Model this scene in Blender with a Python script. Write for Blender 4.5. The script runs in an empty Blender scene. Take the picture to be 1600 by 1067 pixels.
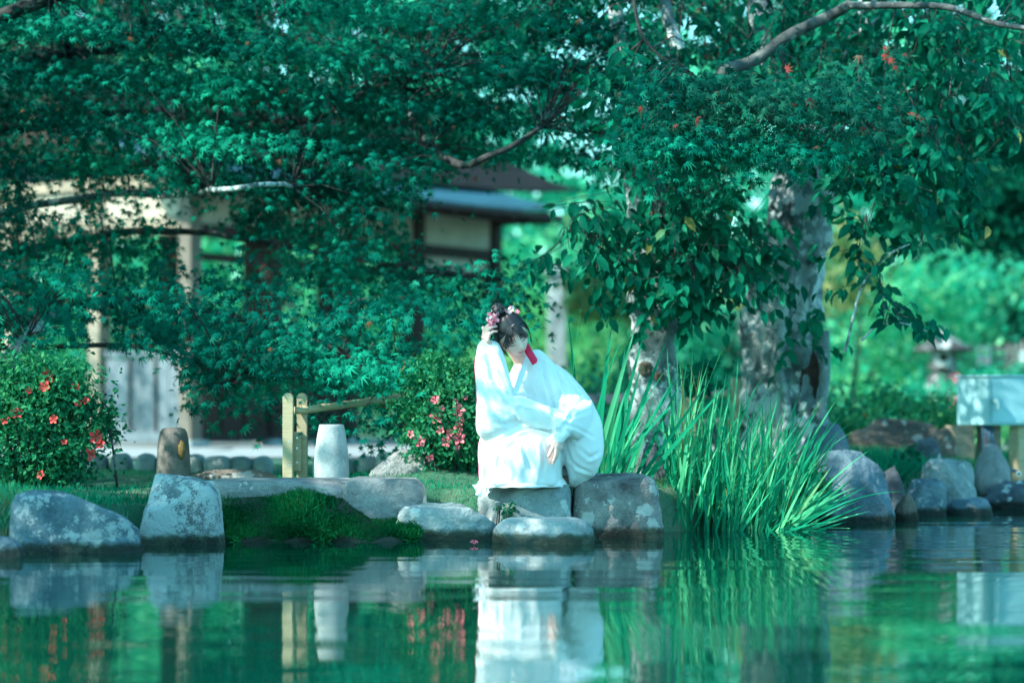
import bpy, bmesh, math, random
import numpy as np
from mathutils import Vector, Matrix, noise
from mathutils.bvhtree import BVHTree

# ---------------------------------------------------------------- camera, world, sun, exposure
sc = bpy.context.scene
FPX, HC, YH = 3778.0, 0.61, 637.0            # focal length in photo pixels, camera height, horizon row
def P(x, y, D):                               # photo pixel at distance D -> world point
    return Vector(((x - 800.0) * D / FPX, D, HC + (YH - y) * D / FPX))

cam_d = bpy.data.cameras.new('camera')
cam = bpy.data.objects.new('camera', cam_d)
sc.collection.objects.link(cam)
cam.location = (0, 0, HC)
cam.rotation_euler = (math.radians(90), 0, 0)
cam_d.lens, cam_d.sensor_width = 85.0, 36.0
cam_d.shift_y = (YH - 533.5) / 1600.0
cam_d.clip_start, cam_d.clip_end = 0.1, 600.0
cam_d.dof.use_dof = True
cam_d.dof.focus_distance = 11.5
cam_d.dof.aperture_fstop = 1.35
sc.camera = cam

SUN = Vector((-0.70, -0.36, 0.62)).normalized()    # direction towards the sun
world = bpy.data.worlds.new('World')
sc.world = world
world.use_nodes = True
wn = world.node_tree.nodes
wl = world.node_tree.links
wn.clear()
sky = wn.new('ShaderNodeTexSky')
sky.sky_type = 'NISHITA'
sky.sun_disc = False
sky.sun_elevation = math.asin(SUN.z)
sky.sun_rotation = math.atan2(SUN.x, SUN.y)
sky.air_density, sky.dust_density, sky.ozone_density = 1.0, 0.6, 1.0
wmul = wn.new('ShaderNodeMix')
wmul.data_type, wmul.blend_type = 'RGBA', 'MULTIPLY'
wmul.inputs[0].default_value = 1.0
wmul.inputs[7].default_value = (0.50, 1.08, 1.0, 1)
wbg = wn.new('ShaderNodeBackground')
wbg.inputs[1].default_value = 0.15
wout = wn.new('ShaderNodeOutputWorld')
wl.new(sky.outputs[0], wmul.inputs[6])
wl.new(wmul.outputs[2], wbg.inputs[0])
wl.new(wbg.outputs[0], wout.inputs[0])

sun_d = bpy.data.lights.new('sun', 'SUN')
sun_d.energy, sun_d.angle = 3.0, math.radians(0.5)
sun_d.color = (1.0, 0.98, 0.88)
sun_o = bpy.data.objects.new('sun', sun_d)
sc.collection.objects.link(sun_o)
sun_o.rotation_euler = SUN.to_track_quat('Z', 'Y').to_euler()

sc.view_settings.view_transform = 'Standard'
sc.view_settings.look = 'None'
sc.view_settings.gamma = 1.0
sc.view_settings.use_curve_mapping = False
sc.view_settings.exposure = 1.9
sc.cycles.max_bounces = 6
sc.cycles.diffuse_bounces = 3
sc.cycles.glossy_bounces = 3
sc.cycles.transmission_bounces = 3
sc.cycles.caustics_reflective = False
sc.cycles.caustics_refractive = False

# ---------------------------------------------------------------- helpers
COL = sc.collection
rng = np.random.default_rng(7)
random.seed(7)

def tag(o, label=None, cat=None, group=None, kind=None):
    if label: o['label'] = label
    if cat: o['category'] = cat
    if group: o['group'] = group
    if kind: o['kind'] = kind
    return o

def link(o, parent=None):
    COL.objects.link(o)
    if parent is not None:
        o.parent = parent
        o.matrix_parent_inverse = Matrix.Translation(-parent.location)
    return o

def root(name, loc, label, cat, group=None):
    o = bpy.data.objects.new(name, None)
    o.empty_display_size = 0.1
    o.location = loc
    COL.objects.link(o)
    return tag(o, label, cat, group)

def np_mesh(name, V, F, mats, parent=None, smooth=True, tint=None, midx=None):
    """F: (m,k) index array, all faces with k corners."""
    V = np.asarray(V, dtype=np.float32); F = np.asarray(F, dtype=np.int32)
    me = bpy.data.meshes.new(name)
    me.vertices.add(len(V)); me.vertices.foreach_set('co', V.ravel())
    m, k = F.shape
    me.loops.add(m * k); me.loops.foreach_set('vertex_index', F.ravel())
    me.polygons.add(m)
    me.polygons.foreach_set('loop_start', np.arange(0, m * k, k, dtype=np.int32))
    me.polygons.foreach_set('loop_total', np.full(m, k, dtype=np.int32))
    me.polygons.foreach_set('use_smooth', np.full(m, smooth))
    if midx is not None: me.polygons.foreach_set('material_index', np.asarray(midx, dtype=np.int32))
    if tint is not None:
        a = me.attributes.new('tint', 'FLOAT', 'POINT')
        a.data.foreach_set('value', np.asarray(tint, dtype=np.float32))
    for mt in (mats if isinstance(mats, (list, tuple)) else [mats]): me.materials.append(mt)
    me.update(calc_edges=True); me.validate()
    return link(bpy.data.objects.new(name, me), parent)

class MB:
    """collects simple solids into one mesh"""
    def __init__(s): s.v, s.f = [], []
    def add(s, v, f):
        n = len(s.v); s.v += [tuple(p) for p in v]; s.f += [[i + n for i in q] for q in f]; return s
    def box(s, c, size, R=None, bevel=0.0, taper=1.0):
        bm = bmesh.new(); bmesh.ops.create_cube(bm, size=1.0)
        for v in bm.verts:
            t = taper if v.co.z > 0 else 1.0
            v.co = Vector((v.co.x * size[0] * t, v.co.y * size[1] * t, v.co.z * size[2]))
        if bevel: bmesh.ops.bevel(bm, geom=bm.edges[:], offset=bevel, segments=2, affect='EDGES', profile=0.6)
        M = Matrix.Translation(c) @ (R.to_4x4() if R is not None else Matrix.Identity(4))
        bm.transform(M); s.frombm(bm); bm.free(); return s
    def frombm(s, bm):
        bm.verts.index_update()
        s.add([v.co.copy() for v in bm.verts], [[v.index for v in f.verts] for f in bm.faces]); return s
    def tube(s, pts, rad, n=6, cap=True):
        pts = [Vector(p) for p in pts]
        if not hasattr(rad, '__len__'): rad = [rad] * len(pts)
        rings, prev = [], None
        for i, p in enumerate(pts):
            t = (pts[min(i + 1, len(pts) - 1)] - pts[max(i - 1, 0)])
            t = t.normalized() if t.length > 1e-9 else Vector((0, 0, 1))
            if prev is None:
                a = t.cross(Vector((0, 0, 1)) if abs(t.z) < 0.9 else Vector((1, 0, 0))).normalized()
            else:
                a = (prev - t * prev.dot(t))
                a = a.normalized() if a.length > 1e-6 else t.orthogonal().normalized()
            prev = a; b = t.cross(a)
            rings.append([p + (a * math.cos(2 * math.pi * j / n) + b * math.sin(2 * math.pi * j / n)) * rad[i] for j in range(n)])
        v = [q for r in rings for q in r]; f = []
        for i in range(len(rings) - 1):
            for j in range(n):
                k = (j + 1) % n
                f.append([i * n + j, i * n + k, (i + 1) * n + k, (i + 1) * n + j])
        if cap:
            f.append(list(range(n))[::-1]); f.append([(len(rings) - 1) * n + j for j in range(n)])
        return s.add(v, f)
    def lathe(s, prof, c, n=24, sx=1.0, sy=1.0):
        c = Vector(c); v, f = [], []
        for r, z in prof:
            for j in range(n):
                a = 2 * math.pi * j / n
                v.append(c + Vector((r * math.cos(a) * sx, r * math.sin(a) * sy, z)))
        m = len(prof)
        for i in range(m - 1):
            for j in range(n):
                k = (j + 1) % n
                f.append([i * n + j, i * n + k, (i + 1) * n + k, (i + 1) * n + j])
        f.append(list(range(n))[::-1]); f.append([(m - 1) * n + j for j in range(n)])
        return s.add(v, f)
    def build(s, name, mat, parent=None, smooth=False, angle=None):
        me = bpy.data.meshes.new(name)
        me.from_pydata([tuple(p) for p in s.v], [], s.f)
        me.materials.append(mat)
        if smooth: me.polygons.foreach_set('use_smooth', [True] * len(me.polygons))
        me.update()
        if smooth and angle: me.set_sharp_from_angle(angle=math.radians(angle))
        return link(bpy.data.objects.new(name, me), parent)

def place_tpl(TV, TF, pos, R, scale):
    """instances of template (TV,TF) at pos with rotations R (n,3,3; columns = local axes)"""
    n, k = len(pos), len(TV)
    V = np.einsum('nij,kj->nki', R, TV) * np.asarray(scale)[:, None, None] + pos[:, None, :]
    F = TF[None] + (np.arange(n) * k)[:, None, None]
    return V.reshape(-1, 3), F.reshape(-1, TF.shape[1])

def unit(a): return a / np.maximum(np.linalg.norm(a, axis=-1, keepdims=True), 1e-9)

def frames(tip, nrm):
    """y axis = tip direction, z axis about nrm"""
    y = unit(tip); x = unit(np.cross(y, nrm)); z = np.cross(x, y)
    return np.stack([x, y, z], axis=-1)

def fbm(p, o=3, s=1.0):
    return noise.fractal(Vector(p) * s, 1.0, 2.0, o)

# leaf templates: y = from stalk to tip, length 1
def maple_tpl():
    tips = [(-125, .42), (-80, .74), (-38, .95), (0, 1.08), (38, .95), (80, .74), (125, .42)]
    v = [(0, 0, 0)]; f = []
    vals = [(-152, .10)] + [((tips[i][0] + tips[i + 1][0]) / 2, .30) for i in range(6)] + [(152, .10)]
    def pt(a, r): a = math.radians(a); return (math.sin(a) * r * .55, math.cos(a) * r * .55, -.22 * r * r * .55)
    for a, r in vals: v.append(pt(a, r))
    for a, r in tips: v.append(pt(a, r))
    for i in range(7): f.append((0, 1 + i, 9 + i, 2 + i))
    return np.array(v, float), np.array(f)
def ovate_tpl():
    v = [(0, 0, 0), (-.21, .28, .05), (.21, .28, .05), (0, .3, 0), (-.2, .6, .03), (.2, .6, .03), (0, .62, -.03), (0, 1, -.16)]
    f = [(0, 3, 1, 1), (0, 2, 3, 3), (1, 3, 6, 4), (3, 2, 5, 6), (4, 6, 7, 7), (6, 5, 7, 7)]
    return np.array(v, float), np.array(f)
def quads_of(F):            # degenerate quads -> keep only proper triangles
    out = []
    for q in F:
        a, b, c, d = q
        out.append((a, b, c))
        if d != c: out.append((a, c, d))
    return np.array(out)
def diamond_tpl():
    v = [(0, 0, 0), (-.28, .45, .06), (0, 1, -.08), (.28, .45, .06)]
    return np.array(v, float), np.array([(0, 1, 2), (0, 2, 3)])
MAPLE = maple_tpl(); MAPLE = (MAPLE[0], quads_of(MAPLE[1]))
OVATE = ovate_tpl(); OVATE = (OVATE[0], quads_of(OVATE[1]))
DIAM = diamond_tpl()

def tpl_mesh(name, tpl, mat):
    me = bpy.data.meshes.new(name)
    me.from_pydata([tuple(p) for p in tpl[0]], [], [tuple(f) for f in tpl[1]])
    me.materials.append(mat); me.polygons.foreach_set('use_smooth', [True] * len(me.polygons)); me.update()
    return me

def leaf_objects(name, mesh, pos, R, scale, parent):
    off = Matrix.Translation(-parent.location)
    for p, r, s in zip(pos, R, scale):
        o = bpy.data.objects.new(name, mesh)
        M = Matrix([[*(r[i] * s), p[i]] for i in range(3)] + [[0, 0, 0, 1]])
        COL.objects.link(o); o.parent = parent; o.matrix_parent_inverse = off; o.matrix_basis = M

# ---------------------------------------------------------------- materials
def nodes_of(name):
    m = bpy.data.materials.new(name); m.use_nodes = True
    n, l = m.node_tree.nodes, m.node_tree.links
    return m, n, l, n['Principled BSDF']

def ramp(n, stops):
    r = n.new('ShaderNodeValToRGB'); e = r.color_ramp.elements
    while len(e) < len(stops): e.new(0.5)
    for el, (p, c) in zip(e, stops):
        el.position = p; el.color = (*c, 1) if len(c) == 3 else c
    return r

def noise_tex(n, l, scale, detail=4, rough=0.55, vec=None, coord='Object', stretch=None):
    t = n.new('ShaderNodeTexNoise'); t.inputs['Scale'].default_value = scale
    t.inputs['Detail'].default_value = detail; t.inputs['Roughness'].default_value = rough
    if coord == 'Position':
        g = n.new('ShaderNodeNewGeometry'); out = g.outputs['Position']
    else:
        g = n.new('ShaderNodeTexCoord'); out = g.outputs[coord]
    if stretch:
        mp = n.new('ShaderNodeMapping'); mp.inputs['Scale'].default_value = stretch
        l.new(out, mp.inputs[0]); out = mp.outputs[0]
    l.new(out, t.inputs['Vector'])
    return t

def mixc(n, l, fac, a, b, blend='MIX'):
    m = n.new('ShaderNodeMix'); m.data_type = 'RGBA'; m.blend_type = blend
    for sock, val in ((0, fac), (6, a), (7, b)):
        if hasattr(val, 'links') or hasattr(val, 'is_linked'): l.new(val, m.inputs[sock])
        elif sock == 0: m.inputs[0].default_value = val
        else: m.inputs[sock].default_value = (*val, 1)
    return m.outputs[2]

def bump(n, l, h, bs, strength=0.4, dist=0.01):
    b = n.new('ShaderNodeBump'); b.inputs['Strength'].default_value = strength; b.inputs['Distance'].default_value = dist
    l.new(h, b.inputs['Height']); l.new(b.outputs[0], bs.inputs['Normal'])

def leaf_mat(name, dark, mid, light, accent=None, trans=0.35, rough=0.45, accent_at=0.965):
    """colour from the 'tint' attribute of a joined crown, or from the object's own random number"""
    m, n, l, bs = nodes_of(name)
    at = n.new('ShaderNodeAttribute'); at.attribute_name = 'tint'
    oi = n.new('ShaderNodeObjectInfo')
    mx = n.new('ShaderNodeMath'); mx.operation = 'MAXIMUM'
    l.new(at.outputs['Fac'], mx.inputs[0])
    lt = n.new('ShaderNodeMath'); lt.operation = 'LESS_THAN'; lt.inputs[1].default_value = 0.0001
    l.new(at.outputs['Fac'], lt.inputs[0])
    ml = n.new('ShaderNodeMath'); ml.operation = 'MULTIPLY'
    l.new(lt.outputs[0], ml.inputs[0]); l.new(oi.outputs['Random'], ml.inputs[1])
    l.new(ml.outputs[0], mx.inputs[1])
    st = [(0.0, dark), (0.45, mid), (0.9, light)]
    if accent: st += [(accent_at - .005, light), (accent_at + .005, accent)]
    r = ramp(n, st); l.new(mx.outputs[0], r.inputs[0])
    l.new(r.outputs[0], bs.inputs['Base Color'])
    bs.inputs['Roughness'].default_value = rough
    bs.inputs['Specular IOR Level'].default_value = 0.02
    tr = n.new('ShaderNodeBsdfTranslucent')
    tc = mixc(n, l, 1.0, r.outputs[0], (.8, 1.2, .85), 'MULTIPLY'); l.new(tc, tr.inputs[0])
    mix = n.new('ShaderNodeMixShader'); mix.inputs[0].default_value = trans
    l.new(bs.outputs[0], mix.inputs[1]); l.new(tr.outputs[0], mix.inputs[2])
    l.new(mix.outputs[0], n['Material Output'].inputs[0])
    return m

def stone_mat(name, c1, c2, c3, lichen=(0.42, 0.5, 0.5), lichen_at=0.62, lichen_scale=14, scale=6, wet=True, moss=0.0, rough=0.85, bumps=0.7):
    m, n, l, bs = nodes_of(name)
    t1 = noise_tex(n, l, scale, 6, .6, coord='Position'); t2 = noise_tex(n, l, scale * 9, 5, .7, coord='Position')
    r1 = ramp(n, [(.3, c1), (.5, c2), (.72, c3)]); l.new(t1.outputs[0], r1.inputs[0])
    col = mixc(n, l, .35, r1.outputs[0], t2.outputs[0], 'OVERLAY')
    sp = noise_tex(n, l, scale * 38, 2, .6, coord='Position')
    rs = ramp(n, [(.36, (.55, .55, .55)), (.5, (1, 1, 1)), (.64, (1.0, 1.0, 1.0)), (.72, (1.35, 1.35, 1.35))]); l.new(sp.outputs[0], rs.inputs[0])
    col = mixc(n, l, .8, col, rs.outputs[0], 'MULTIPLY')
    # lichen: patches with ragged rims
    vo = n.new('ShaderNodeTexVoronoi'); vo.inputs['Scale'].default_value = lichen_scale
    g = n.new('ShaderNodeNewGeometry')
    dn = noise_tex(n, l, lichen_scale * 2.2, 4, .7, coord='Position')
    vm = n.new('ShaderNodeVectorMath'); vm.operation = 'MULTIPLY_ADD'
    vm.inputs[1].default_value = (.09, .09, .09)
    l.new(dn.outputs[1], vm.inputs[0]); l.new(g.outputs['Position'], vm.inputs[2]); l.new(vm.outputs[0], vo.inputs['Vector'])
    big = noise_tex(n, l, 3.3, 3, .5, coord='Position')
    sm = n.new('ShaderNodeMath'); sm.operation = 'SUBTRACT'
    l.new(big.outputs[0], sm.inputs[0])
    k = n.new('ShaderNodeMath'); k.operation = 'MULTIPLY'; k.inputs[1].default_value = .35
    l.new(vo.outputs['Distance'], k.inputs[0]); l.new(k.outputs[0], sm.inputs[1])
    rl = ramp(n, [(lichen_at - .27, (0, 0, 0)), (lichen_at - .23, (1, 1, 1))]); l.new(sm.outputs[0], rl.inputs[0])
    col = mixc(n, l, rl.outputs[0], col, lichen)
    if moss > 0:
        sx = n.new('ShaderNodeSeparateXYZ'); l.new(g.outputs['Normal'], sx.inputs[0])
        mm = n.new('ShaderNodeMath'); mm.operation = 'MULTIPLY'
        l.new(sx.outputs['Z'], mm.inputs[0]); l.new(t1.outputs[0], mm.inputs[1])
        rm = ramp(n, [(.5 - moss * .3, (0, 0, 0)), (.6 - moss * .3, (1, 1, 1))]); l.new(mm.outputs[0], rm.inputs[0])
        col = mixc(n, l, rm.outputs[0], col, (.015, .08, .045))
    if wet:                                          # algae and damp line just above the pond
        sz = n.new('ShaderNodeSeparateXYZ'); l.new(g.outputs['Position'], sz.inputs[0])
        wn2 = noise_tex(n, l, 16, 4, .6, coord='Position')
        ad = n.new('ShaderNodeMath'); ad.operation = 'MULTIPLY_ADD'; ad.inputs[1].default_value = -.05
        l.new(wn2.outputs[0], ad.inputs[0]); l.new(sz.outputs['Z'], ad.inputs[2])
        rw = ramp(n, [(.0, (.12, .14, .10)), (.012, (.22, .26, .2)), (.03, (1, 1, 1))]); l.new(ad.outputs[0], rw.inputs[0])
        col = mixc(n, l, 1.0, col, rw.outputs[0], 'MULTIPLY')
    l.new(col, bs.inputs['Base Color'])
    bs.inputs['Roughness'].default_value = rough
    bs.inputs['Specular IOR Level'].default_value = .4
    ht = n.new('ShaderNodeMath'); ht.operation = 'MULTIPLY_ADD'; ht.inputs[1].default_value = .6
    l.new(t2.outputs[0], ht.inputs[0]); l.new(t1.outputs[0], ht.inputs[2])
    bump(n, l, ht.outputs[0], bs, bumps, .032)
    return m

def wood_mat(name, c1, c2, grain=(2, 2, 30), rough=0.7, scale=6):
    m, n, l, bs = nodes_of(name)
    t = noise_tex(n, l, scale, 5, .6, stretch=grain); b = noise_tex(n, l, 3, 3)
    r = ramp(n, [(.3, c1), (.7, c2)]); l.new(t.outputs[0], r.inputs[0])
    col = mixc(n, l, .4, r.outputs[0], b.outputs[0], 'OVERLAY')
    oi = n.new('ShaderNodeObjectInfo')
    rr = ramp(n, [(0, (.82, .82, .82)), (1, (1.1, 1.1, 1.1))]); l.new(oi.outputs['Random'], rr.inputs[0])
    col = mixc(n, l, 1, col, rr.outputs[0], 'MULTIPLY')
    l.new(col, bs.inputs['Base Color']); bs.inputs['Roughness'].default_value = rough
    bump(n, l, t.outputs[0], bs, .3, .004)
    return m

def plain_mat(name, c, rough=.6, metal=0.0, var=.15, scale=8, bumps=0.0, c2=None):
    m, n, l, bs = nodes_of(name)
    t = noise_tex(n, l, scale, 5, .6)
    lo = tuple(x * (1 - var) for x in c); hi = c2 or tuple(min(1, x * (1 + var)) for x in c)
    r = ramp(n, [(.3, lo), (.7, hi)]); l.new(t.outputs[0], r.inputs[0])
    l.new(r.outputs[0], bs.inputs['Base Color'])
    bs.inputs['Roughness'].default_value = rough; bs.inputs['Metallic'].default_value = metal
    if bumps: bump(n, l, t.outputs[0], bs, bumps, .01)
    return m

M = {}
M['maple'] = leaf_mat('maple_leaf', (.0004, .034, .027), (.0012, .135, .098), (.010, .34, .215), (.17, .085, .05), accent_at=.985)
M['maple_red'] = leaf_mat('maple_leaf_reddish', (.004, .06, .045), (.004, .125, .085), (.03, .16, .10), (.30, .07, .06), accent_at=.88)
M['cherry'] = leaf_mat('cherry_leaf', (.0012, .06, .043), (.002, .13, .082), (.010, .23, .13), (.28, .26, .08), accent_at=.992, rough=.4)
M['azalea'] = leaf_mat('azalea_leaf', (.004, .075, .045), (.012, .18, .09), (.07, .32, .13), (.22, .13, .06), accent_at=.975, rough=.45)
M['blade'] = leaf_mat('iris_blade', (.002, .16, .085), (.014, .31, .165), (.14, .56, .28), (.26, .24, .10), accent_at=.97, trans=.35, rough=.4)
M['grass'] = leaf_mat('grass_blade', (.004, .13, .075), (.010, .27, .15), (.09, .36, .18), (.26, .26, .14), accent_at=.955)
M['moss'] = leaf_mat('moss_blade', (.003, .06, .025), (.008, .17, .055), (.03, .30, .09), (.12, .11, .05), trans=.15)
M['far_a'] = leaf_mat('far_green_leaf', (.004, .15, .09), (.014, .38, .22), (.30, .76, .40), None, trans=.45)  # light end puts sunlit yellow-green patches into the leaf colour
M['far_b'] = leaf_mat('far_teal_leaf', (.002, .10, .075), (.005, .28, .19), (.10, .60, .38), None, trans=.45)
M['far_c'] = leaf_mat('far_lime_leaf', (.03, .26, .10), (.12, .44, .18), (.32, .58, .26), (.5, .34, .18), trans=.45)
M['far_d'] = leaf_mat('far_orange_leaf', (.02, .20, .10), (.16, .28, .12), (.36, .34, .15), None, trans=.4)
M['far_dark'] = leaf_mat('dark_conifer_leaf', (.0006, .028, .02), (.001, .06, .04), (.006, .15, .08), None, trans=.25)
M['bark'] = stone_mat('cherry_bark', (.04, .07, .075), (.15, .215, .225), (.29, .38, .39), (.52, .62, .62), .57, 22, 9, wet=False)
M['bark_grey'] = stone_mat('old_bark', (.028, .045, .05), (.19, .265, .28), (.40, .50, .51), (.54, .64, .65), .575, 15, 7, wet=False, bumps=1.0)
M['bark_dark'] = stone_mat('maple_bark', (.02, .025, .025), (.035, .04, .042), (.08, .09, .09), (.14, .17, .17), .74, 18, 9, wet=False)
M['branch'] = stone_mat('branch_bark', (.03, .04, .042), (.085, .10, .10), (.19, .21, .20), (.30, .34, .33), .68, 18, 9, wet=False)
M['heart'] = plain_mat('rotten_heartwood', (.045, .022, .018), .95, var=.6, scale=14, bumps=.6)
M['rock'] = stone_mat('blue_grey_rock', (.045, .09, .125), (.095, .165, .21), (.17, .24, .28), (.30, .37, .39), lichen_at=.70, lichen_scale=26)
M['rock_lichen'] = stone_mat('lichen_rock', (.06, .09, .11), (.12, .17, .19), (.19, .24, .26), (.34, .42, .44), .535, 34, 6)
M['rock_pale'] = stone_mat('pale_granite_rock', (.14, .18, .19), (.26, .32, .33), (.40, .45, .44), (.5, .55, .53), .72, 12, 7)
M['rock_warm'] = stone_mat('warm_grey_rock', (.11, .125, .13), (.235, .255, .26), (.37, .385, .38), (.48, .5, .49), .70, 12, 7)
M['wet_earth'] = plain_mat('wet_dark_earth', (.015, .022, .015), .8, var=.5, scale=20, bumps=.5)
M['rock_dark'] = stone_mat('dark_rock', (.03, .045, .06), (.07, .095, .115), (.13, .16, .18), lichen_at=.74)
M['rock_brown'] = stone_mat('brown_rock', (.05, .045, .04), (.11, .09, .075), (.19, .16, .13), (.3, .3, .28), .74, wet=True)
M['granite'] = stone_mat('dressed_granite', (.22, .27, .28), (.31, .37, .38), (.40, .45, .45), lichen_at=.9, scale=10, wet=False, bumps=.25)
M['brownstone'] = stone_mat('brown_bollard_stone', (.09, .085, .075), (.15, .14, .125), (.22, .205, .18), lichen_at=.8, scale=10, wet=False, bumps=.35)
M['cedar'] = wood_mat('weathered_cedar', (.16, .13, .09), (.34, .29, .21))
M['cedar_dark'] = wood_mat('shaded_cedar', (.07, .06, .05), (.16, .135, .10))  # cedar copy with the maple's shade put into its colour
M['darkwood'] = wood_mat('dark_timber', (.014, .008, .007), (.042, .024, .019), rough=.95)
M['darkroof'] = wood_mat('dark_bark_roof', (.008, .009, .010), (.022, .024, .026), rough=1.0)
M['darkroof'].node_tree.nodes['Principled BSDF'].inputs['Specular IOR Level'].default_value = .08
M['greywood'] = wood_mat('silvered_board', (.06, .085, .10), (.125, .16, .18))
M['newwood'] = wood_mat('pale_pine', (.34, .29, .17), (.50, .44, .28), scale=4)
M['plaster'] = plain_mat('cream_plaster', (.33, .30, .235), .9, var=.18, scale=3)
M['roof'] = wood_mat('sky_reflection_roof', (.008, .06, .09), (.018, .12, .165), grain=(1, 1, 20), rough=.6)  # blue of the reflected sky put into the roof colour
M['boxpaint'] = plain_mat('pale_teal_paint', (.30, .58, .63), .4, var=.10, scale=3)
M['metal'] = plain_mat('steel', (.45, .47, .47), .35, metal=1.0)
M['cable'] = plain_mat('blue_cable', (.03, .12, .2), .5)
M['lantern'] = stone_mat('lantern_stone', (.02, .025, .03), (.045, .05, .055), (.085, .095, .10), wet=False)
M['picket'] = wood_mat('grey_picket', (.10, .11, .11), (.22, .24, .24))
M['petal_red'] = plain_mat('red_petal', (.75, .05, .05), .55, var=.25, scale=30)
M['petal_pink'] = plain_mat('pink_petal', (.80, .16, .22), .55, var=.3, scale=30)
M['white'] = plain_mat('white_enamel', (.75, .78, .78), .5, var=.05)
M['stigma'] = plain_mat('flower_throat', (.25, .01, .02), .6)
# ---------------------------------------------------------------- ground, pond, path
SH = np.array([(-60, 7.5), (-8, 9.0), (-3.2, 9.9), (-2.15, 10.15), (-1.3, 11.0), (-.6, 11.25), (.2, 11.35), (.8, 11.75), (1.3, 12.5),
               (1.75, 13.0), (2.1, 13.9), (2.8, 14.9), (3.4, 15.9), (5, 17.5), (9, 20), (60, 26)])
def shore(x): return np.interp(x, SH[:, 0], SH[:, 1])
def zt(x, y):
    x, y = np.asarray(x, float), np.asarray(y, float)
    s = np.clip((y - shore(x) + .12) / .42, 0, 1); s = s * s * (3 - 2 * s)
    kx = np.clip((x + 1.0) / .7, 0, 1); kx = kx * kx * (3 - 2 * kx)
    bank = (.165 + .025 * kx) + (.045 + .065 * kx) * np.clip((y - shore(x)) / 1.1, 0, 1) + .025 * np.sin(x * 2.3 + 1) * np.sin(y * 1.9) 
    back = np.clip((y - 15.5) / 4, 0, 1)
    z = bank * (1 - back) + .20 * back
    far = np.clip((y - 46) / 60, 0, 1); z = z + far * 6.0
    z = -.55 + (z + .55) * s
    other = np.clip((-y - 28) / 3, 0, 1)               # the far side behind the photographer
    return z + other * (1.0 - z)
xs = np.concatenate([np.linspace(-160, -14, 16), np.arange(-8, 8.01, .09), np.linspace(14, 160, 16)])
ys = np.concatenate([np.linspace(-160, -34, 10), np.linspace(-31, 8, 14), np.arange(8.5, 16, .07), np.arange(16.2, 34, .5), np.linspace(36, 240, 24)])
GX, GY = np.meshgrid(xs, ys)
GZ = zt(GX, GY)
GZ = GZ + np.where(GZ > .1, .012 * np.sin(GX * 9 + 2 * np.sin(GY * 5)) * np.cos(GY * 7.7), 0)
nx, ny = len(xs), len(ys)
ii = (np.arange(ny - 1)[:, None] * nx + np.arange(nx - 1)[None]).ravel()
GF = np.stack([ii, ii + 1, ii + nx + 1, ii + nx], 1)
mg, n, l, bs = nodes_of('garden_soil')
t1 = noise_tex(n, l, 1.1, 5, .6, coord='Position'); t2 = noise_tex(n, l, 22, 5, .7, coord='Position')
r1 = ramp(n, [(.35, (.010, .08, .045)), (.52, (.03, .12, .065)), (.70, (.16, .16, .11))]); l.new(t1.outputs[0], r1.inputs[0])
c = mixc(n, l, .45, r1.outputs[0], t2.outputs[0], 'OVERLAY'); l.new(c, bs.inputs['Base Color'])
bs.inputs['Roughness'].default_value = .95; bump(n, l, t2.outputs[0], bs, .8, .02)
ground = tag(np_mesh('ground', np.stack([GX, GY, GZ], -1).reshape(-1, 3), GF, mg), kind='structure')

mw, n, l, bs = nodes_of('pond_water')
bs.inputs['Base Color'].default_value = (.0006, .036, .025, 1)
bs.inputs['Roughness'].default_value = .0; bs.inputs['IOR'].default_value = 1.34
bs.inputs['Specular IOR Level'].default_value = .62
def ripple(scale, stretch, amp):
    t = noise_tex(n, l, scale, 2, .5, coord='Position', stretch=stretch)
    s = n.new('ShaderNodeVectorMath'); s.operation = 'SUBTRACT'; s.inputs[1].default_value = (.5, .5, .5)
    l.new(t.outputs[1], s.inputs[0])
    k = n.new('ShaderNodeVectorMath'); k.operation = 'MULTIPLY'; k.inputs[1].default_value = amp
    l.new(s.outputs[0], k.inputs[0]); return k.outputs[0]
def vadd(a, b):
    v = n.new('ShaderNodeVectorMath'); v.operation = 'ADD'; l.new(a, v.inputs[0])
    if hasattr(b, 'is_linked'): l.new(b, v.inputs[1])
    else: v.inputs[1].default_value = b
    return v.outputs[0]
rp = vadd(ripple(1.0, (.5, 4.6, 1), (.026, .032, 0)), ripple(1.0, (1.3, 15, 1), (.034, .026, 0)))
rp = vadd(rp, ripple(1.0, (.25, .9, 1), (.004, .010, 0)))
rp = vadd(rp, ripple(1.0, (.30, 9.5, 1), (.014, .042, 0)))
vn = n.new('ShaderNodeVectorMath'); vn.operation = 'NORMALIZE'
l.new(vadd(rp, (0, 0, 1)), vn.inputs[0]); l.new(vn.outputs[0], bs.inputs['Normal'])
wx = np.linspace(-150, 150, 7); wy = np.array([-30.5, -10, 4, 9, 14, 22.0])
WX, WY = np.meshgrid(wx, wy)
ii = (np.arange(5)[:, None] * 7 + np.arange(6)[None]).ravel()
tag(np_mesh('pond_water', np.stack([WX, WY, WX * 0], -1).reshape(-1, 3), np.stack([ii, ii + 1, ii + 8, ii + 7], 1), mw), kind='structure')

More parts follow.
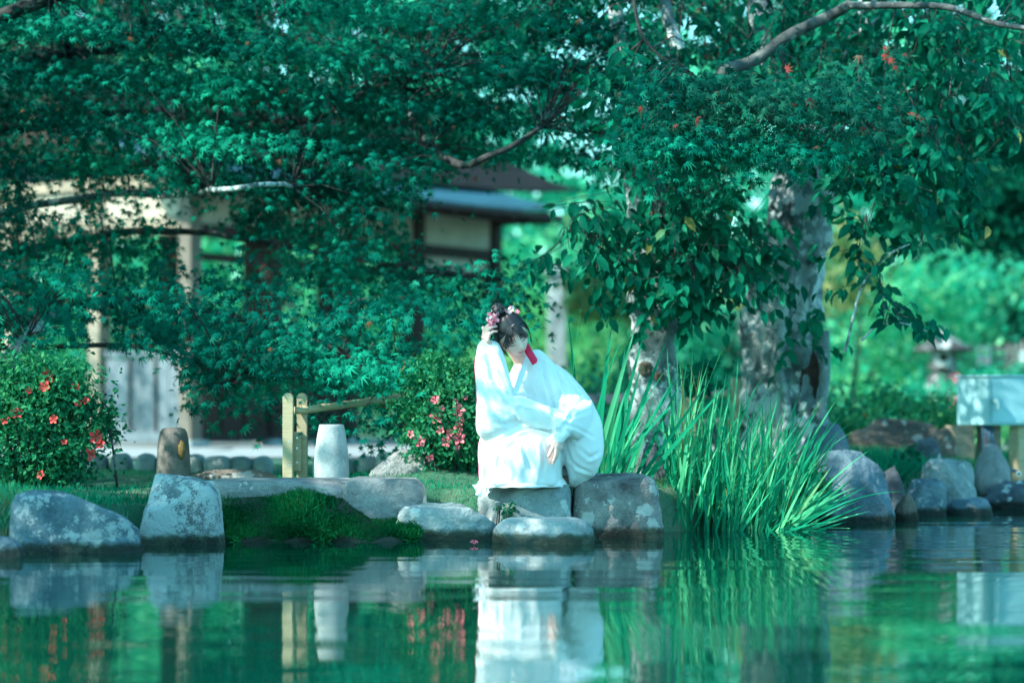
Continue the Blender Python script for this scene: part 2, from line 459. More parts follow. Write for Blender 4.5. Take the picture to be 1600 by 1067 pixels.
mp, n, l, bs = nodes_of('pale_gravel')
t1 = noise_tex(n, l, 40, 4, .7, coord='Position'); t2 = noise_tex(n, l, .8, 3, .5, coord='Position')
r1 = ramp(n, [(.3, (.15, .18, .185)), (.7, (.31, .33, .32))]); l.new(t1.outputs[0], r1.inputs[0])
c = mixc(n, l, .3, r1.outputs[0], t2.outputs[0], 'OVERLAY'); l.new(c, bs.inputs['Base Color'])
bs.inputs['Roughness'].default_value = .95; bump(n, l, t1.outputs[0], bs, .5, .01)
px_ = np.linspace(-12, 3.2, 60); py_ = np.linspace(19, 31, 40)
PX, PY = np.meshgrid(px_, py_)
PXw = PX + .35 * np.sin(PY * .9) * (np.abs(PX) > 2.8)
ii = (np.arange(39)[:, None] * 60 + np.arange(59)[None]).ravel()
tag(np_mesh('gravel_path', np.stack([PXw, PY, zt(PXw, PY) + .02], -1).reshape(-1, 3), np.stack([ii, ii + 1, ii + 61, ii + 60], 1), mp), kind='structure')
px_ = np.linspace(4.0, 11, 20); py_ = np.linspace(20.5, 24, 12)
PX, PY = np.meshgrid(px_, py_); ii = (np.arange(11)[:, None] * 20 + np.arange(19)[None]).ravel()
tag(np_mesh('garden_path', np.stack([PX, PY, zt(PX, PY) + .02], -1).reshape(-1, 3), np.stack([ii, ii + 1, ii + 21, ii + 20], 1), mp), kind='structure')

# ---------------------------------------------------------------- foliage makers
def crown_cloud(centre, radii, n_clump, per, size, seed, spread=.32, low=-1.0, out=.6):
    g = np.random.default_rng(seed)
    d = unit(g.normal(size=(n_clump, 3))); d[:, 2] = np.maximum(d[:, 2], low)
    rr = g.uniform(.35, 1.0, n_clump) ** .5
    # lumpy outline
    lump = 1 + .22 * np.sin(d[:, 0] * 5 + seed) * np.cos(d[:, 2] * 6 + seed * 2)
    cc = np.array(centre) + d * (rr * lump)[:, None] * np.array(radii)
    sp = spread * min(radii) * g.uniform(.5, 1.2, n_clump)
    pos = np.repeat(cc, per, 0) + g.normal(size=(n_clump * per, 3)) * np.repeat(sp, per)[:, None] * np.array([1, 1, .6])
    o = unit(pos - np.array(centre))
    nr = unit(o * out + g.normal(size=pos.shape) * .6 + np.array([0, 0, .5]))
    tip = unit(g.normal(size=pos.shape) + np.array([0, 0, -.5]))
    tint = np.clip(np.repeat(g.uniform(0, 1, n_clump), per) * .55 + g.uniform(0, .45, n_clump * per), .001, 1)
    return pos, frames(tip, nr), g.uniform(.6, 1.3, len(pos)) * size, tint, cc

def crown_mesh(name, data, tpl, mat, parent, kind='stuff'):
    pos, R, s, tint = data[:4]
    V, F = place_tpl(tpl[0], tpl[1], pos, R, s)
    o = np_mesh(name, V, F, mat, parent, True, np.repeat(tint, len(tpl[0])))
    if kind: o['kind'] = kind
    return o

def bg_tree(name, label, cat, x, y, trunk_h, centre_z, radii, mat, n_clump, per, size, seed, group='trees behind the garden', bark=None, trunk_r=.12, crowns=None, low=-1.0, limbs=5):
    z = float(zt(x, y))
    r = root(name, (x, y, z), label, cat, group)
    g = random.Random(seed)
    mb = MB(); top = Vector((x + g.uniform(-.3, .3), y, centre_z + radii[2] * .3))
    base = Vector((x, y, z - .1))
    pts = [base.lerp(top, t) + Vector((math.sin(t * 4 + seed) * .12, 0, 0)) for t in (0, .2, .4, .6, .8, 1)]
    mb.tube(pts, [trunk_r * 1.3, trunk_r, trunk_r * .9, trunk_r * .7, trunk_r * .5, trunk_r * .2], 8)
    for k in range(limbs):
        a = g.uniform(0, 6.28); p0 = base.lerp(top, .35 + .1 * k)
        p1 = p0 + Vector((math.cos(a) * radii[0] * .7, math.sin(a) * radii[1] * .7, radii[2] * .35))
        mb.tube([p0, p0.lerp(p1, .5) + Vector((0, 0, .1)), p1], [trunk_r * .45, trunk_r * .3, .015], 5)
    mb.build('trunk', bark or M['bark_dark'], r, True)
    data = crown_cloud((x, y, centre_z), radii, n_clump, per, size, seed, low=low)
    crown_mesh('crown', data, DIAM, mat, r)
    return r

FAR = [  # x, y, centre_z, radii, material, label
    (-9.5, 36, 3.1, (3.2, 2.2, 3.4), 'far_b', 'broad teal green tree far behind the pavilion, beyond its cream gable'),
    (-6.2, 39, 3.0, (2.8, 2.2, 3.3), 'far_a', 'bright green tree seen between the lit pavilion posts'),
    (-3.4, 37, 2.7, (2.4, 2.0, 3.2), 'far_a', 'bright sunlit tree behind the dark middle posts of the pavilion'),
    (-1.2, 41, 2.9, (2.5, 2.2, 3.2), 'far_b', 'mid green tree behind the grey plaster panel of the pavilion'),
    (0.5, 38, 1.8, (1.8, 1.8, 1.9), 'far_a', 'bright round tree behind the seated woman, right of the pavilion'),
    (4.0, 44, 3.0, (2.0, 2.2, 3.4), 'far_b', 'hazy green tree far behind the trunk with hanging ovate leaves'),
    (6.0, 41, 2.9, (2.4, 2.2, 3.3), 'far_b', 'teal green tree behind the hollow trunk'),
    (8.8, 38, 2.4, (2.2, 2.0, 2.7), 'far_a', 'bright green tree above the picket fence'),
    (11.5, 41, 3.2, (3.0, 2.3, 3.6), 'far_b', 'large green tree behind the stone lantern at the garden edge'),
    (-13.5, 38, 3.6, (3.4, 2.4, 3.8), 'far_b', 'large tree at the far left behind the azalea'),
]
for k, (x, y, cz, rd, mt, lab) in enumerate(FAR):
    bg_tree('garden_tree', lab, 'tree', x, y, 2, cz, rd, M[mt], 170, 34, .17, 40 + k)
# the wood that closes the view
g = np.random.default_rng(5)
nW = 26000
pos = np.stack([g.uniform(-34, 34, nW), g.uniform(50, 58, nW), g.uniform(0.5, 15, nW)], -1)
gap = (np.abs(pos[:, 0] - 2.0 - .02 * pos[:, 2]) < 1.0) & (pos[:, 2] > 4.6)
pos = pos[~gap]; pos[:, 2] += 1.6 * np.sin(pos[:, 0] * .8)
tn = np.clip(.5 + .35 * np.sin(pos[:, 0] * 1.3) * np.cos(pos[:, 2] * 1.1) + g.normal(size=len(pos)) * .15, .001, 1)
R = frames(unit(g.normal(size=pos.shape)), unit(g.normal(size=pos.shape) + np.array([-.4, -.6, .5])))
V, F = place_tpl(DIAM[0], DIAM[1], pos, R, g.uniform(.5, 1.0, len(pos)))
tag(np_mesh('far_wood', V, F, M['far_b'], None, True, np.repeat(tn, 4)), 'far off wood of green trees closing the view behind the garden', 'wood', None, 'stuff')

def bush(name, label, x, y, radii, mat, n_clump, per, size, seed, cat='bush', group=None, cz=None, tpl=None, stems=7):
    z = float(zt(x, y)); r = root(name, (x, y, z), label, cat, group)
    cz = z + radii[2] * .85 if cz is None else cz
    gg = random.Random(seed); mb = MB()
    for k in range(stems):
        a = gg.uniform(0, 6.28); e = Vector((x + math.cos(a) * radii[0] * .7, y + math.sin(a) * radii[1] * .7, cz + radii[2] * gg.uniform(-.2, .6)))
        b = Vector((x + math.cos(a) * .1, y + math.sin(a) * .08, z - .03))
        mb.tube([b, b.lerp(e, .5) + Vector((0, 0, .08 * radii[2])), e], [.008, .006, .003], 5)
    mb.build('stem', M['bark_dark'], r, True)['kind'] = 'stuff'
    data = crown_cloud((x, y, cz), radii, n_clump, per, size, seed, low=-1.0)
    ok = data[0][:, 2] > zt(data[0][:, 0], data[0][:, 1])
    crown_mesh('foliage', tuple(q[ok] for q in data[:4]), tpl or DIAM, mat, r)
    return r, data

# bright shrubs in the middle distance
bush('round_shrub', 'bright yellow-green shrub between the pavilion and the first cherry trunk', .62, 36, (1.1, .9, 1.2), M['far_c'], 130, 30, .11, 61, group='shrubs in the middle distance')  # lime leaves put a sunlit patch into the colour here
bush('round_shrub', 'yellow leaved shrub just left of the ovate-leaved trunk', 1.27, 31, (.62, .6, .42), M['far_d'], 70, 28, .12, 62, group='shrubs in the middle distance', cz=2.1)
bush('round_shrub', 'small orange tinged shrub seen between the two cherry trunks', 2.72, 27.0, (.34, .4, .30), M['far_d'], 36, 26, .10, 73, group='shrubs in the middle distance', cz=1.95)
bush('round_shrub', 'orange tinged shrub right of the hollow trunk', 3.75, 27.5, (.50, .6, .55), M['far_d'], 46, 28, .11, 63, group='shrubs in the middle distance', cz=2.15)
bush('round_shrub', 'tall bright rounded shrub behind the thin twigs on the right', 4.75, 29, (1.0, .9, 1.25), M['far_a'], 130, 30, .11, 64, group='shrubs in the middle distance')
bush('round_shrub', 'broad cloud-pruned shrub above the stone lantern', 6.1, 31, (1.15, 1.0, .8), M['far_b'], 120, 30, .11, 65, group='shrubs in the middle distance', cz=2.0)
bush('round_shrub', 'lime green shrub by the picket fence at the garden edge', 7.4, 32, (1.0, .9, .9), M['far_c'], 100, 30, .11, 66, group='shrubs in the middle distance', cz=2.0)
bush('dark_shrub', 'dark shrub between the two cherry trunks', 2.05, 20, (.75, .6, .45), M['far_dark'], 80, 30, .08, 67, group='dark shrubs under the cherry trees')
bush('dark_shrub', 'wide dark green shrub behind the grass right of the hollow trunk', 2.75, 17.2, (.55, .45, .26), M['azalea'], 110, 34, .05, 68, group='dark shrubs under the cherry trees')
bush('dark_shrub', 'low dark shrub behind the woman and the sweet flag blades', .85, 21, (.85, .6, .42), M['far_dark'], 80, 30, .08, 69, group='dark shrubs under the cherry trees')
bush('dark_shrub', 'black-green shrub put in for the dark hole behind the middle of the picket fence', 6.5, 30.4, (.55, .4, .42), M['far_dark'], 70, 30, .09, 72, group='dark shrubs under the cherry trees', cz=1.62)  # dark foliage added to give the dark hole behind the fence
bush('low_hedge', 'low trimmed hedge in front of the picket fence', 5.3, 24.6, (1.6, .45, .40), M['far_b'], 170, 34, .06, 70, cat='hedge', cz=.66)
bush('flowering_shrub', 'small sunlit shrub with pink flowers left of the teal cabinet', 4.35, 23.4, (.55, .4, .26), M['far_c'], 50, 30, .06, 71)
# dark conifer whose boughs hang in the top right
rc = bg_tree('dark_conifer', 'dark drooping conifer filling the upper right behind the cherry leaves', 'tree', 5.35, 24.5, 4, 3.0, (1.75, 1.3, .9), M['far_dark'], 420, 40, .10, 81, group=None, trunk_r=.07, limbs=0)
pil = root('stone_pillar', (.62, 33.5, .2), 'pale sunlit stone pillar with a cap standing between the pavilion and the ovate-leaved tree', 'pillar'); pil['kind'] = 'thing'
MB().box((.62, 33.5, 1.3), (.27, .27, 2.3), None, .02, .92).build('shaft', M['rock_pale'], pil)
MB().box((.62, 33.5, 2.52), (.36, .36, .13), None, .03, .8).build('cap', M['rock_pale'], pil)
MB().box((.62, 33.5, .26), (.42, .42, .22), None, .02).build('base', M['rock_pale'], pil)
# ---------------------------------------------------------------- pavilion (turned about 35 degrees; near corner post at PC)
PC = P(297, 640, 24.0); PC.z = 0.20
UA = Vector((-.82, .57, 0)).normalized()     # along the sunlit side, going left and back
UB = Vector((.57, .82, 0)).normalized()      # along the shaded side, going right and back
NA, NB = -UB, -UA                            # outward normals: A side faces left-front, B side right-front
pav = root('garden_pavilion', PC, 'open timber pavilion with cream plaster panels and a metal roof coloured like reflected sky behind the maple', 'pavilion')
RB = Matrix((UB, Vector((-UB.y, UB.x, 0)), Vector((0, 0, 1)))).transposed()     # local x along B
def pp(a, b, z): return PC + UA * a + UB * b + Vector((0, 0, z))
def beam(name, a0, b0, a1, b1, z, w, h, mat, bev=.006):
    p0, p1 = pp(a0, b0, z), pp(a1, b1, z); d = (p1 - p0); L = d.length; d.normalize()
    R = Matrix((d, Vector((-d.y, d.x, 0)), Vector((0, 0, 1)))).transposed()
    return MB().box((p0 + p1) / 2, (L, w, h), R, bev).build(name, mat, pav)
A_BAYS = [0, 1.25, 2.5, 3.7]; B_BAYS = [0, 1.25, 2.5, 3.7, 5.2]
for a in A_BAYS:
    for b in ([0, 2.5, 5.2] if a in (1.25, 2.5) else B_BAYS):
        mat = M['cedar_dark'] if a == 0 and b == 0 else M['cedar'] if b == 0 else M['darkwood']  # shade of corner post and B side put into darker wood colours
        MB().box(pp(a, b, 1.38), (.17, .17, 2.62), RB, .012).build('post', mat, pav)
        MB().box(pp(a, b, .03), (.30, .30, .12), RB, .03).build('base_stone', M['rock_pale'], pav)
for b0, b1 in zip(B_BAYS[:-1], B_BAYS[1:]):
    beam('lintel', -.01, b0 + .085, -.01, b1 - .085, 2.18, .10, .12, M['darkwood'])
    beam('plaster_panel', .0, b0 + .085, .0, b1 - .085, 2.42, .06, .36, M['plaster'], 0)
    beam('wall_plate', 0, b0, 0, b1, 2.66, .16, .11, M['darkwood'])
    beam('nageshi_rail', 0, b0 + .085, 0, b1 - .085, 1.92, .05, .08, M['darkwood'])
for a0, a1 in zip(A_BAYS[:-1], A_BAYS[1:]):
    beam('lintel', a0 + .085, 0, a1 - .085, 0, 2.22, .10, .16, M['cedar'])
    beam('plaster_panel', a0 + .085, .0, a1 - .085, .0, 2.46, .06, .30, M['plaster'], 0)
    beam('wall_plate', a0, 0, a1, 0, 2.68, .16, .11, M['cedar'])
beam('plaster_panel', .03, 3.785, .03, 5.11, 2.0, .05, .24, M['plaster'], 0)
# cream gable infill above the sunlit side, far bay
beam('plaster_panel', 2.5, -.02, 3.7, -.02, 2.80, .06, .26, M['plaster'], 0)
# board walls (waist high): each board a piece
def board_wall(ax, s0, s1, mat):
    n = max(2, round((s1 - s0) / .19)); w = (s1 - s0) / n
    for k in range(n):
        s = s0 + (k + .5) * w
        p = pp(s, 0, .52 + .02) if ax == 'a' else pp(0, s, .54)
        u = UA if ax == 'a' else UB
        R = Matrix((u, Vector((-u.y, u.x, 0)), Vector((0, 0, 1)))).transposed()
        MB().box(p + Vector((0, 0, random.uniform(-.004, .004))), (w - .008, .025 + random.uniform(0, .006), .74), R, .003).build('wall_board', mat, pav)
        if k and k % 2 == 0:
            q = (pp(s - w / 2, 0, .54) if ax == 'a' else pp(0, s - w / 2, .54)) + (NA if ax == 'a' else NB) * .03
            MB().box(q, (.04, .03, .74), R, .004).build('batten', M['darkwood'] if mat is M['darkwood'] else M['rail'], pav)
    for z, h in ((.955, .07), (.12, .10)):
        (beam('rail', s0, -.004, s1, -.004, z, .07, h, mat) if ax == 'a' else beam('rail', -.004, s0, -.004, s1, z, .07, h, mat))
M['rail'] = wood_mat('batten_wood', (.05, .06, .065), (.11, .13, .135))
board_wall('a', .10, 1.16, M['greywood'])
board_wall('b', .10, 1.16, M['darkwood']); board_wall('b', 1.34, 2.40, M['darkwood'])  # near-black boards put this side's shade into the colour
# roof: lower slope along the B side coloured sky blue, dark upper gable roof
def slope_boards(name, a_out, z_out, a_in, z_in, b0, b1, n, mat, lift=0.10, th=.03):
    for k in range(n):
        t0, t1 = k / n, (k + 1) / n
        mb = MB(); v = []; N = 9
        for j in range(N):
            b = b0 + (b1 - b0) * j / (N - 1); c = abs(2 * j / (N - 1) - 1) ** 3 * lift
            for t, dz in ((t0, .012), (t1 + .08 / n, 0), (t1 + .08 / n, -th), (t0, -th + .012)):
                a = a_out + (a_in - a_out) * t; z = z_out + (z_in - z_out) * (t ** 1.15) + c * (1 - t) + dz
                v.append(pp(a, b, z))
        f = [(4 * j + i, 4 * j + (i + 1) % 4, 4 * j + 4 + (i + 1) % 4, 4 * j + 4 + i) for j in range(N - 1) for i in range(4)]
        f += [(3, 2, 1, 0), tuple(4 * (N - 1) + i for i in range(4))]
        mb.add(v, f).build(name, mat, pav)
slope_boards('roof_course', -.95, 2.60, .75, 3.16, -1.0, 5.3, 9, M['roof'])
slope_boards('roof_course', 4.6, 2.60, 3.0, 3.16, -1.0, 5.3, 6, M['roof'])
slope_boards('upper_roof_course', -.10, 2.93, 1.85, 3.95, -.5, 6.85, 8, M['darkroof'], .14)
slope_boards('upper_roof_course', 3-.10, 2.93, 1.85, 3.95, -.5, 6.85, 8, M['darkroof'], .14)
beam('ridge', 1.85, -.55, 1.85, 6.9, 4.0, .22, .16, M['darkwood'])
MB().add([pp(.6, -.2, 2.9), pp(3.1, -.2, 2.9), pp(1.85, -.2, 3.7), pp(.6, -.26, 2.9), pp(3.1, -.26, 2.9), pp(1.85, -.26, 3.7)],
         [(0, 1, 2), (5, 4, 3), (0, 3, 4, 1), (1, 4, 5, 2), (2, 5, 3, 0)]).build('gable', M['darkwood'], pav)
MB().add([pp(.6, 6.3, 2.9), pp(3.1, 6.3, 2.9), pp(1.85, 6.3, 3.7), pp(.6, 6.36, 2.9), pp(3.1, 6.36, 2.9), pp(1.85, 6.36, 3.7)],
         [(2, 1, 0), (3, 4, 5), (1, 4, 3, 0), (2, 5, 4, 1), (0, 3, 5, 2)]).build('gable', M['darkwood'], pav)
for k in range(17):                                              # rafters under the eave of the B side
    b = -.8 + k * .37
    p0, p1 = pp(-.88, b, 2.53), pp(.3, b, 2.86)
    MB().tube([p0, p1], .035, 4).build('rafter', M['darkwood'], pav)
beam('eave_board', -.93, -1.0, -.93, 5.3, 2.585, .04, .07, M['darkwood'])
beam('purlin', -.45, -.6, -.45, 5.2, 2.60, .10, .12, M['darkwood'])
beam('bracket_beam', -.75, 5.2, 3.9, 5.2, 2.60, .12, .14, M['darkwood'])
# stone edging in front of the pavilion terrace
ed = root('stone_edging', P(180, 735, 14.6), 'row of rounded blue-grey stones edging the terrace below the pavilion', 'edging')
for k, px in enumerate([52, 86, 117, 150, 190, 229, 262, 301, 340, 376, 410, 505, 540, 574, 608]):
    c = P(px, 735, 14.6 + .05 * math.sin(k * 2.1)); c.z = float(zt(c.x, c.y)) + .02
    bm = bmesh.new(); bmesh.ops.create_icosphere(bm, subdivisions=3, radius=1)
    for v in bm.verts:
        d = v.co.normalized(); r = (abs(d.x) ** 3 + abs(d.y) ** 3 + abs(d.z) ** 3) ** (-1 / 3)
        r *= 1 + .10 * noise.noise(d * 1.6 + Vector((k * 3.1, 0, 0)))
        v.co = Vector((d.x * r * .073 * (1 + .15 * math.sin(k)), d.y * r * .11, d.z * r * .075 + .02)) + c
    MB().frombm(bm).build('edging_stone', M['granite'] if k % 3 else M['rock_pale'], ed, True); bm.free()
M['rock_seat'] = stone_mat('seat_stone', (.06, .05, .055), (.20, .195, .19), (.33, .32, .30), (.42, .42, .40), .70, 14, 7)
# ---------------------------------------------------------------- rocks on the bank
def rock(name, label, x0, x1, ytop, ybase, D, mat, seed, deep=.8, p=2.6, taper=.8, lean=0.0, tilt=0.0, flat=0.0, facets=7, sub=6, rough=.075, group=None, zbase=-.12, cat='rock', back=0.0, loc_base=None):
    """x0..x1, ytop: extent seen in the photo; the rock's front foot is at distance D"""
    w = (x1 - x0) * D / FPX; top = HC + (YH - ytop) * D / FPX
    dep = w * deep; cx = ((x0 + x1) / 2 - 800) * D / FPX; cy = D + dep * .42
    zb = zbase if loc_base is None else loc_base
    hgt = top - zb
    rn = random.Random(seed)
    pl = []
    for k in range(facets):
        d = Vector((rn.uniform(-1, 1), rn.uniform(-1, .7), rn.uniform(-.3, 1))).normalized(); pl.append((d, rn.uniform(.82, 1.0)))
    if flat: pl.append((Vector((rn.uniform(-.06, .06), -.07, 1)).normalized(), 1 - flat))
    bm = bmesh.new(); bmesh.ops.create_icosphere(bm, subdivisions=sub if w > .3 else min(sub, 5), radius=1)
    off = Vector((seed * 7.3, seed * 1.7, 0))
    for v in bm.verts:
        d = v.co.normalized()
        r = (abs(d.x) ** p + abs(d.y) ** p + abs(d.z) ** p) ** (-1 / p)
        for nrm, h in pl:
            k = d.dot(nrm)
            if k > .05:
                q = h / k
                if q < r: r = q + .05 * (r - q)
        r *= 1 + rough * noise.fractal(d * 1.5 + off, 1, 2, 3) + rough * .5 * noise.fractal(d * 5 + off, 1, 2, 3) - rough * .28 * max(0, .35 - abs(noise.noise(d * 3.1 + off * 2))) * 2 + (rough * .16 * noise.fractal(d * 16 + off, 1, 2, 2) if sub > 4 else 0)
        c = d * r
        t = max(0, (c.z + 1) / 2)
        s = 1 - (1 - taper) * t
        v.co = Vector((cx + (c.x * s + lean * t) * w / 2, cy + c.y * s * dep / 2 + back * t * dep / 2, zb + (c.z * .5 + .5) * hgt + tilt * c.x * w / 2 * t))
    zs = max(v.co.z for v in bm.verts)                   # let the highest point meet the photo's top line
    xa, xb = min(v.co.x for v in bm.verts), max(v.co.x for v in bm.verts)
    for v in bm.verts:
        v.co.z = zb + (v.co.z - zb) * hgt / (zs - zb)
        v.co.x = cx + (v.co.x - (xa + xb) / 2) * w / (xb - xa)
    mb = MB().frombm(bm); bm.free()
    o = mb.build(name, mat, None, True)
    return tag(o, label, cat, group)
GR = 'rocks along the pond edge'
rock('shore_rock', 'small blue rock at the very edge, left of the long sloping boulder', -70, 36, 838, 872, 9.75, M['rock'], 1, p=3.2, taper=.72, group=GR)
rock('shore_rock', 'long smooth blue-grey boulder sloping down to the lichen block', 8, 220, 767, 862, 10.15, M['rock'], 2, deep=.6, p=5.5, taper=.90, lean=-.08, facets=3, tilt=-.10, rough=.06, group=GR)
rock('shore_rock', 'upright lichen-spotted block left of the mossy bank', 212, 346, 741, 850, 10.75, M['rock_lichen'], 3, deep=.8, p=6, taper=.86, lean=-.05, tilt=-.14, facets=3, rough=.04, group=GR)
rock('shore_rock', 'broad flat grey slab above the moss, behind the granite bollard base', 300, 590, 748, 790, 11.35, M['rock_warm'], 34, deep=.40, p=5, taper=.92, flat=.14, facets=2, zbase=.12, rough=.03, group=GR)
rock('shore_rock', 'rounded grey block ending the flat slab next to the grass by the woman', 530, 668, 745, 806, 11.3, M['rock_warm'], 35, deep=.7, p=4.5, taper=.90, flat=.06, facets=3, zbase=.04, rough=.035, group=GR)
rock('shore_rock', 'low smooth stepping rock left of the pair of stones under the woman', 616, 778, 787, 843, 11.15, M['rock_pale'], 5, deep=.7, p=5, taper=.93, flat=.12, facets=3, group=GR)
rock('shore_rock', 'square pale stone carrying the hem of the white robe', 738, 896, 751, 820, 11.3, M['rock_pale'], 16, deep=1.1, p=6, taper=.97, flat=.04, facets=3, rough=.03, group=GR)
rock('shore_rock', 'flat low step stone standing in the water below the woman', 768, 932, 810, 850, 10.8, M['rock_pale'], 7, deep=.6, p=3.6, taper=.9, flat=.10, facets=4, rough=.03, group=GR)
rock('shore_rock', 'stump-like seat stone with dark rough top and sunlit rim', 888, 1042, 740, 838, 11.35, M['rock_seat'], 8, deep=.85, p=5.5, taper=.80, flat=.07, facets=1, rough=.045, lean=-.03, group=GR)
rock('shore_rock', 'grey rock half hidden inside the iris blades', 1165, 1245, 738, 816, 12.3, M['rock'], 9, p=2.4, group=GR)
rock('shore_rock', 'large pointed blue boulder right of the iris clump', 1272, 1404, 703, 815, 12.75, M['rock'], 10, deep=.8, p=4.2, taper=.76, lean=-.02, facets=5, tilt=-.05, group=GR)
rock('shore_rock', 'rounded rock with a lit face behind the large pointed boulder', 1248, 1336, 658, 720, 14.0, M['rock'], 11, p=3, taper=.62, group=GR, zbase=.1)
rock('shore_rock', 'dark blue wedge between the pointed boulder and the two block stones', 1368, 1418, 728, 785, 13.3, M['rock_dark'], 12, p=3.4, taper=.75, sub=4, group=GR)
rock('shore_rock', 'small brown rock at the waterline beside the pointed boulder', 1398, 1438, 772, 816, 12.95, M['rock_brown'], 13, p=3.4, taper=.75, sub=4, group=GR)
rock('shore_rock', 'cube-like grey stone in front of the sloped block', 1412, 1482, 748, 804, 13.6, M['rock'], 14, p=5, taper=.92, flat=.06, facets=4, group=GR)
rock('shore_rock', 'pale sloped block stone facing the water', 1438, 1534, 717, 782, 14.2, M['rock_pale'], 15, p=5, taper=.88, flat=.06, tilt=-.08, facets=3, group=GR)
rock('shore_rock', 'thin flat stone lying just above the water on the right', 1476, 1556, 777, 806, 13.7, M['rock'], 16, deep=.7, p=3.4, taper=.88, flat=.12, sub=4, group=GR)
rock('shore_rock', 'small brownish cone rock below the teal cabinet', 1526, 1584, 693, 758, 14.9, M['rock_warm'], 17, taper=.6, p=3, sub=4, group=GR, zbase=.05)
rock('shore_rock', 'dark low rock speckled with lichen beside the thin flat stone', 1530, 1650, 751, 792, 14.6, M['rock_dark'], 18, deep=.7, p=3, taper=.75, group=GR)
rock('shore_rock', 'deep blue stone on the grass before the brown stump rock', 1422, 1476, 684, 730, 15.2, M['rock_dark'], 19, sub=4, group=GR, zbase=.15)
rock('shore_rock', 'brown upright stump rock left of the teal cabinet leg', 1452, 1498, 667, 726, 15.5, M['rock_brown'], 20, p=4, taper=.85, sub=4, group=GR, zbase=.15)
rock('shore_rock', 'long low brown rock lying under the dark shrub', 1315, 1482, 653, 690, 16.0, M['rock_brown'], 21, deep=.4, p=3, taper=.8, group=GR, zbase=.15)
rock('shore_rock', 'small wet stone peeping from the moss before the stepping rock', 572, 640, 812, 840, 11.2, M['rock_brown'], 22, sub=4, p=2.2, group=GR)
rock('shore_rock', 'blue rock beyond the teal cabinet at the pond corner', 1590, 1720, 700, 770, 15.6, M['rock'], 23, group=GR)
rock('flat_stone', 'sandy brown flat stone on the grass behind the slab', 292, 432, 733, 758, 12.2, M['rock_brown'], 24, deep=.5, p=2.4, taper=.7, group=GR, zbase=.2)
rock('flat_stone', 'rounded grey root-like stone at the foot of the pink azalea', 575, 675, 700, 742, 12.3, M['rock_warm'], 25, deep=.4, p=2.2, taper=.5, tilt=.25, group=GR, zbase=.2)
rock('flat_stone', 'grey boulder hidden behind the left end of the iris clump', 985, 1060, 690, 800, 12.4, M['rock_dark'], 26, deep=.7, p=2.6, taper=.7, group=GR, zbase=.0)

# bollards
c = P(518, 756, 11.75); c.z = .22
b = root('stone_bollard', c, 'pale dressed granite bollard with flat top on the bank', 'bollard', 'stone bollards on the bank')
h = HC + (YH - 663) * 11.75 / FPX - c.z
MB().lathe([(.083 * f, h * t) for f, t in ((.98, -.2), (1.0, 0), (1.03, .2), (1.02, .4), (.96, .6), (.86, .8), (.745, .96), (.72, .99), (.68, 1.0), (.3, 1.0), (.01, 1.0))], c, 32).build('shaft', M['granite'], b, True, 40)
c = P(271, 745, 12.6); c.z = .22
b = root('stone_bollard', c, 'brown weathered bollard with a worn scar behind the lichen block', 'bollard', 'stone bollards on the bank')
h = HC + (YH - 668) * 12.6 / FPX - c.z
MB().lathe([(.088 * f, h * t) for f, t in ((1.02, -.2), (1.02, 0), (1.0, .3), (.95, .6), (.88, .8), (.8, .92), (.66, .98), (.4, 1.0), (.01, 1.003))], c, 32).build('shaft', M['brownstone'], b, True, 50)
a = P(284, 703, 12.52); mbx = MB()
bm = bmesh.new(); bmesh.ops.create_icosphere(bm, subdivisions=3, radius=1)
for v in bm.verts:
    d = v.co.normalized(); k = 1 + .3 * noise.noise(d * 2.2)
    v.co = Vector((d.x * .02 * k, d.y * .012, d.z * .048 * k)) + a
mbx.frombm(bm).build('scar', plain_mat('ochre_scar', (.16, .11, .035), .9, var=.5, scale=40), b, True); bm.free()

# pale wooden rail fences
def fence_post(parent, x, D, ytop, w=.055, dpt=.09, base=None, tall=None):
    base = float(zt(x, D)) - .06 if base is None else base
    top = ytop; prof = []
    for k in range(13):
        a = math.pi * k / 12; prof.append((math.cos(a) * w / 2, top - w / 2 + math.sin(a) * w / 2))
    prof = [(w / 2, base)] + prof + [(-w / 2, base)]
    v = [Vector((x + px, D - dpt / 2, z)) for px, z in prof] + [Vector((x + px, D + dpt / 2, z)) for px, z in prof]
    k = len(prof); f = [tuple(range(k))[::-1], tuple(range(k, 2 * k))] + [(i, (i + 1) % k, k + (i + 1) % k, k + i) for i in range(k)]
    bm = bmesh.new(); vs = [bm.verts.new(p) for p in v]
    for q in f: bm.faces.new([vs[i] for i in q])
    bmesh.ops.bevel(bm, geom=[e for e in bm.edges if abs((e.verts[0].co - e.verts[1].co).y) < 1e-6], offset=.005, segments=2, affect='EDGES')
    o = MB().frombm(bm).build('post', M['newwood'], parent, True, 35); bm.free(); return o
c = P(462, 735, 12.3); c.z = float(zt(c.x, c.y))
fr = root('rail_fence', c, 'pale new pine fence with paired round-topped posts and one rail on the left bank', 'fence')
zt_ = HC + (YH - 614) * 12.3 / FPX
fence_post(fr, P(451, 0, 12.3).x, 12.28, zt_, .052, .07); fence_post(fr, P(470.5, 0, 12.35).x, 12.42, zt_, .052, .07)
MB().box(P(463, 705, 12.36) , (.05, .05, .20), None, .004).build('filler_block', M['newwood'], fr)
for px, py in ((451, 727), (451, 690), (464, 722), (464, 700), (464, 684)):
    q = P(px, py, 12.235 if px == 451 else 12.33); MB().tube([q, q + Vector((0, -.006, 0))], .006, 8).build('bolt', M['metal'], fr)
MB().tube([P(461, 641, 12.34), P(480, 640, 12.4), P(648, 618, 13.0)], .020, 12).build('rail', M['newwood'], fr, True)
fence_post(fr, P(652, 0, 13.0).x, 13.0, HC + (YH - 598) * 13.0 / FPX, .06, .09)

